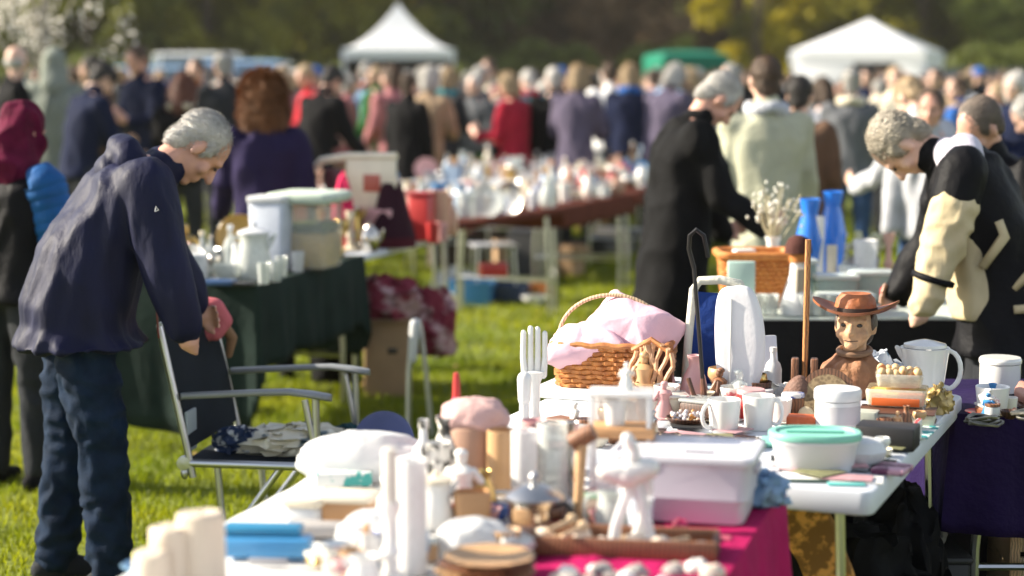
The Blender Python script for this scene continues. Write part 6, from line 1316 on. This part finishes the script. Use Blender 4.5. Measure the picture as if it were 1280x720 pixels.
def car(label, c, rz, col, van=0.0):
    t = thing('parked_car', label, 'car', (c[0], c[1], gz(c[1])), rz, 'cars parked behind the crowd'); pm = mat('car_' + col, GC[col], .25, var=.05, coat=.6); H = 1.5 + van
    def sec(x, wd, z0, z1, r=.12): return [V((x, y, (z0 + z1)/2 + z)) for y, z in rr(wd, z1 - z0, r, 4)]
    part(t, 'body', M().loft([sec(-2.1, 1.5, .35, .75), sec(-2.0, 1.7, .25, .9), sec(-1.2, 1.78, .22, .95), sec(.9, 1.78, .22, .95), sec(1.7, 1.7, .25, .85), sec(2.1, 1.5, .35, .68)]), pm)
    part(t, 'cabin', M().loft([[V((x*k + dx, y*k2, z)) for x, y in rr(2.9, 1.66, .2, 4)] for k, k2, dx, z in ((1, 1, -.45, .9), (.98, .98, -.46, 1.0), (.80, .84, -.55, H - .08))]), mat('car_glass', (.10, .14, .18), .06, spec=.8)); part(t, 'roof', M().loft([[V((x*k - .55, y*k, z)) for x, y in rr(2.36, 1.42, .2, 4)] for k, z in ((1, H - .085), (1.01, H - .04), (.94, H), (.5, H + .02), (.02, H + .025))]), pm)
    for x in (-1.6, -.5, .55):
        for sy in (-1, 1): part(t, 'pillar', M().tube([(x*.98 - .1, sy*.82, .95), (x*.8 - .2, sy*.70, H - .07)], .035, 6), pm)
    for x in (-1.3, 1.3):
        for sy in (-1, 1):
            w_ = part(t, 'wheel', M().lathe([(.18, -.1), (.3, -.1), (.32, -.06), (.32, .06), (.3, .1), (.18, .1)], 24, (x, sy*.8, .32), rot=Matrix.Rotation(pi/2, 3, 'X')), BLACKP); part(w_, 'rim', M().lathe([(.001, -.085), (.185, -.08), (.185, .08), (.001, .085)], 18, (x, sy*.8, .32), rot=Matrix.Rotation(pi/2, 3, 'X')), ALU)
    for sy in (-1, 1): part(t, 'headlight', M().ell((1.98, sy*.6, .62), (.12, .16, .07)), WPLA); part(t, 'tail_light', M().ell((-2.03, sy*.62, .7), (.08, .12, .09)), REDP)
    return t
for lb, px, Y, rz, col, v in (('pale blue car parked behind the dark shirted man', 222, 34, R(4), 'skyblue', .35), ('grey blue van parked behind the ginger haired woman', 330, 36, R(-3), 'skyblue', .5), ('silver car parked next to the grey blue van', 405, 35, R(2), 'palegrey', .2), ('dark blue car parked at the far left', 130, 35, R(3), 'blue', .25), ('white van parked behind the grey haired man', 275, 41, R(0), 'white', .75), ('dark grey car parked behind the far right crowd', 1245, 38, R(-4), 'charcoal', .3)):
    Y += 10; q = atY(px, 100, Y); car(lb, (q.x, Y), rz, col, v)

# ------------------------------------------------------------------ trees
def leaf_mesh(name, pts, nrm, size, seed, asp=1.0):
    rg = np.random.default_rng(seed); n = len(pts); s = size * rg.uniform(.6, 1.4, n)
    u = rg.normal(size=(n, 3)); u /= np.linalg.norm(u, axis=1)[:, None]; w_ = np.cross(u, rg.normal(size=(n, 3)) + nrm); w_ /= np.linalg.norm(w_, axis=1)[:, None] + 1e-9
    v = np.empty((n, 4, 3), 'f'); U = u * s[:, None]; W = w_ * (s * asp)[:, None]
    v[:, 0] = pts - U; v[:, 1] = pts - W*.6 + U*.1; v[:, 2] = pts + U; v[:, 3] = pts + W*.6 + U*.1
    me = bpy.data.meshes.new(name); me.vertices.add(n*4); me.vertices.foreach_set('co', v.ravel()); me.loops.add(n*4); me.loops.foreach_set('vertex_index', np.arange(n*4, dtype=np.int32)); me.polygons.add(n); me.polygons.foreach_set('loop_start', np.arange(n, dtype=np.int32)*4); me.update(calc_edges=True); me.validate(); return me
BARK = mat('bark', (.09, .065, .045), .9, var=.4, bump=.5)
def tree(label, x, y, h, rad, z0, n, size, lm, seed, asp=.7, group='trees at the edge of the field', clumps=30, name='tree', shape=1.0, trm=None, tr=.16):
    rg = np.random.default_rng(seed); t = thing(name, label, 'tree', (x, y, gz(y)), 0, group)
    C = []; tm = M(); tm.tube([(0, 0, -.1), (.05, 0, h*.3), (.1*rg.normal(), .1, h*.6), (.1, 0, h*.92)], [tr, tr*.8, tr*.5, .03], 10)
    for i in range(clumps):
        f = (i + rg.uniform(0, 1)) / clumps; z = z0 + (h - z0) * f; rr_ = rad * math.sin(pi * min(1, .12 + .88*(f ** shape))) ** .7 if shape == 1.0 else rad * (1 - f*.92)
        a = rg.uniform(0, 2*pi); d = rr_ * math.sqrt(rg.uniform(.1, 1)); c = np.array([d*math.cos(a), d*math.sin(a), z]); C.append((c, rad * rg.uniform(.2, .42)))
        if i % 2 == 0: tm.tube([(.03, 0, max(.4, z*.62)), (c[0]*.5, c[1]*.5, z*.85), tuple(c)], [tr*.3, tr*.18, .015], 6)
    k = rg.integers(0, clumps, n); cc = np.array([c[0] for c in C])[k]; cr = np.array([c[1] for c in C])[k]
    d = rg.normal(size=(n, 3)); d /= np.linalg.norm(d, axis=1)[:, None]; r = cr * rg.uniform(.25, 1.05, n) ** .5
    part(t, 'trunk', tm, trm or BARK); link('crown', leaf_mesh('crown', cc + d * r[:, None] * np.array([1, 1, .8]), d, size, seed), lm, t)
    return t
def leafm(nm, a, b): return mat(nm, a, .55, rgb2=b, nscale=.55, transl=.45, sharp=(.35, .68), spec=.35)
LD = leafm('leaf_dark', (.085, .105, .022), (.23, .27, .05)); LO = leafm('leaf_olive', (.16, .165, .02), (.40, .37, .045)); LY = leafm('leaf_yellow', (.26, .22, .008), (.52, .42, .016)); LB = leafm('twig_brown', (.22, .14, .08), (.42, .28, .15)); LG = leafm('leaf_mid', (.10, .12, .018), (.25, .26, .035))
specs = [(-60, 52, 9, 3.4, LD), (30, 58, 10, 3.6, LG), (110, 49, 8, 2.6, LG), (180, 57, 11, 3.8, LD), (260, 53, 9, 3.2, LO), (330, 60, 11, 3.8, LD), (400, 55, 9, 3.0, LO), (455, 61, 10, 3.0, LY), (520, 58, 11, 3.4, LG), (580, 60, 10, 3.4, LD), (640, 64, 9, 3.2, LB), (700, 62, 8.5, 3.2, LB), (770, 65, 9, 3.6, LB), (840, 62, 9, 3.2, LB), (945, 50, 8.5, 1.9, LY), (1010, 55, 9, 2.6, LO), (1075, 58, 10, 3.4, LO), (1150, 54, 10, 3.2, LO), (1220, 58, 10, 3.4, LD), (1300, 53, 10, 3.6, LD), (1390, 57, 9, 3.5, LD), (-150, 56, 10, 3.6, LD)]
names = {'leaf_dark': 'dark evergreen', 'leaf_olive': 'olive green', 'leaf_yellow': 'sunlit yellow green', 'twig_brown': 'bare brown twiggy', 'leaf_mid': 'mid green'}
for i, (px, Y, h, r, lm) in enumerate(specs):
    Y += 14; q = atY(px, 100, Y); h += 1; r *= 1.2; tree(f'{names[lm.name]} tree behind the market field', q.x, Y, h, r, .5, 9000, .19 if lm is not LB else .24, lm, 100 + i, asp=.7 if lm is not LB else .14)
# white blossom tree on the left
BL = mat('white_blossom', (.66, .62, .56), .7, rgb2=(.75, .72, .68), nscale=4, transl=.4)
tree('small white blossom tree above the green hooded visitor', atY(52, 100, 17).x, 17, 3.6, 1.0, 1.95, 1500, .035, BL, 7, group=None, clumps=26, name='blossom_tree', trm=mat('pale_bark', (.30, .27, .23), .9), tr=.06)
# hedge and far wood
def hedge(label, xa, xb, y, h, n, seed, lm=LD):
    rg = np.random.default_rng(seed); x = rg.uniform(xa, xb, n); z = rg.uniform(0, 1, n) ** .7 * h * (1 + .12*np.sin(x*1.3) + .08*np.sin(x*3.1)); yy = y + rg.normal(0, .5, n)
    pts = np.stack([x, yy, z + gz(y)], 1); o = link('hedge', leaf_mesh('hedge', pts, np.zeros((n, 3)), .16, seed), lm); tag(o, label, 'hedge')
hedge('dark clipped hedge under the bare brown trees', -1.5, 6.5, 68, 2.6, 9000, 4); hedge('dark hedge behind the white gazebo', 11, 26, 60, 2.4, 9000, 5); hedge('dark hedge behind the parked cars', -19, -1.6, 60, 2.0, 12000, 6)
rg = np.random.default_rng(9); n = 42000; x = rg.uniform(-75, 75, n); top = 9 + 2.2*np.sin(x*.21) + 1.4*np.sin(x*.57 + 1); z = rg.uniform(0, 1, n) ** .8 * top; y = 96 + rg.normal(0, 2.5, n) + z*.3
o = link('woods', leaf_mesh('woods', np.stack([x, y, z + .7], 1), np.zeros((n, 3)), .42, 3), leafm('leaf_wood', (.10, .115, .028), (.32, .30, .08))); tag(o, 'dark wood closing off the field behind the trees', 'woods', kind='stuff')
m = M(); xs = np.linspace(-200, 200, 41); m.add([(x, yy, z + 2.5*noise.noise(V((x*.03, yy, 0)))*(z > 2)) for yy, z in ((102, .5), (112, 7.5), (130, 10), (160, 12), (260, 12)) for x in xs], [(j*41+i, j*41+i+1, (j+1)*41+i+1, (j+1)*41+i) for j in range(4) for i in range(40)])
structure('hills', m, mat('hill_scrub', (.05, .055, .02), .95, rgb2=(.14, .12, .05), nscale=.4))

# ------------------------------------------------------------------ thin haze volume added to lighten the dark tree line
hm_ = bpy.data.materials.new('haze_air'); hm_.use_nodes = True; nt = hm_.node_tree; nt.nodes.remove(nt.nodes['Principled BSDF'])
pv = nt.nodes.new('ShaderNodeVolumePrincipled'); pv.inputs['Color'].default_value = (1, .97, .90, 1); pv.inputs['Density'].default_value = HAZE; pv.inputs['Anisotropy'].default_value = 0
nt.links.new(pv.outputs[0], nt.nodes['Material Output'].inputs['Volume'])
o = link('haze', to_mesh('haze', M().add([(x, y, z) for z in (-1, 22) for y in (-8, 402) for x in (-302, 302)], [(0, 2, 3, 1), (4, 5, 7, 6), (0, 1, 5, 4), (2, 6, 7, 3), (0, 4, 6, 2), (1, 3, 7, 5)]), smooth=False), hm_); o['kind'] = 'stuff'; o['label'] = 'thin haze added over the field to lighten the far trees'; o['category'] = 'haze'

# ------------------------------------------------------------------ labels: tell apart what would otherwise read the same
bpy.context.view_layer.update()
ORD = ['leftmost', 'second', 'third', 'fourth', 'fifth', 'sixth', 'seventh', 'eighth', 'ninth', 'tenth', 'eleventh', 'twelfth', 'thirteenth', 'fourteenth', 'fifteenth', 'sixteenth', 'seventeenth', 'eighteenth']
by = {}
for o in THINGS: by.setdefault(o['label'], []).append(o)
for lb, os_ in by.items():
    if len(os_) < 2 or lb.startswith(('shell', 'white shell', 'pale wooden peg')): continue
    os_.sort(key=lambda o: proj(o.location)[0])
    for i, o in enumerate(os_):
        o['label'] = f'{lb}, ' + (('left' if i == 0 else 'right') + ' of two' if len(os_) == 2 else ('leftmost' if i == 0 else 'rightmost' if i == len(os_) - 1 else ORD[i] + ' from the left'))

for o in THINGS:
    w_ = o['label'].split()
    if len(w_) > 15: o['label'] = o['label'].replace(' from the left', '').replace('among the oddments ', '')
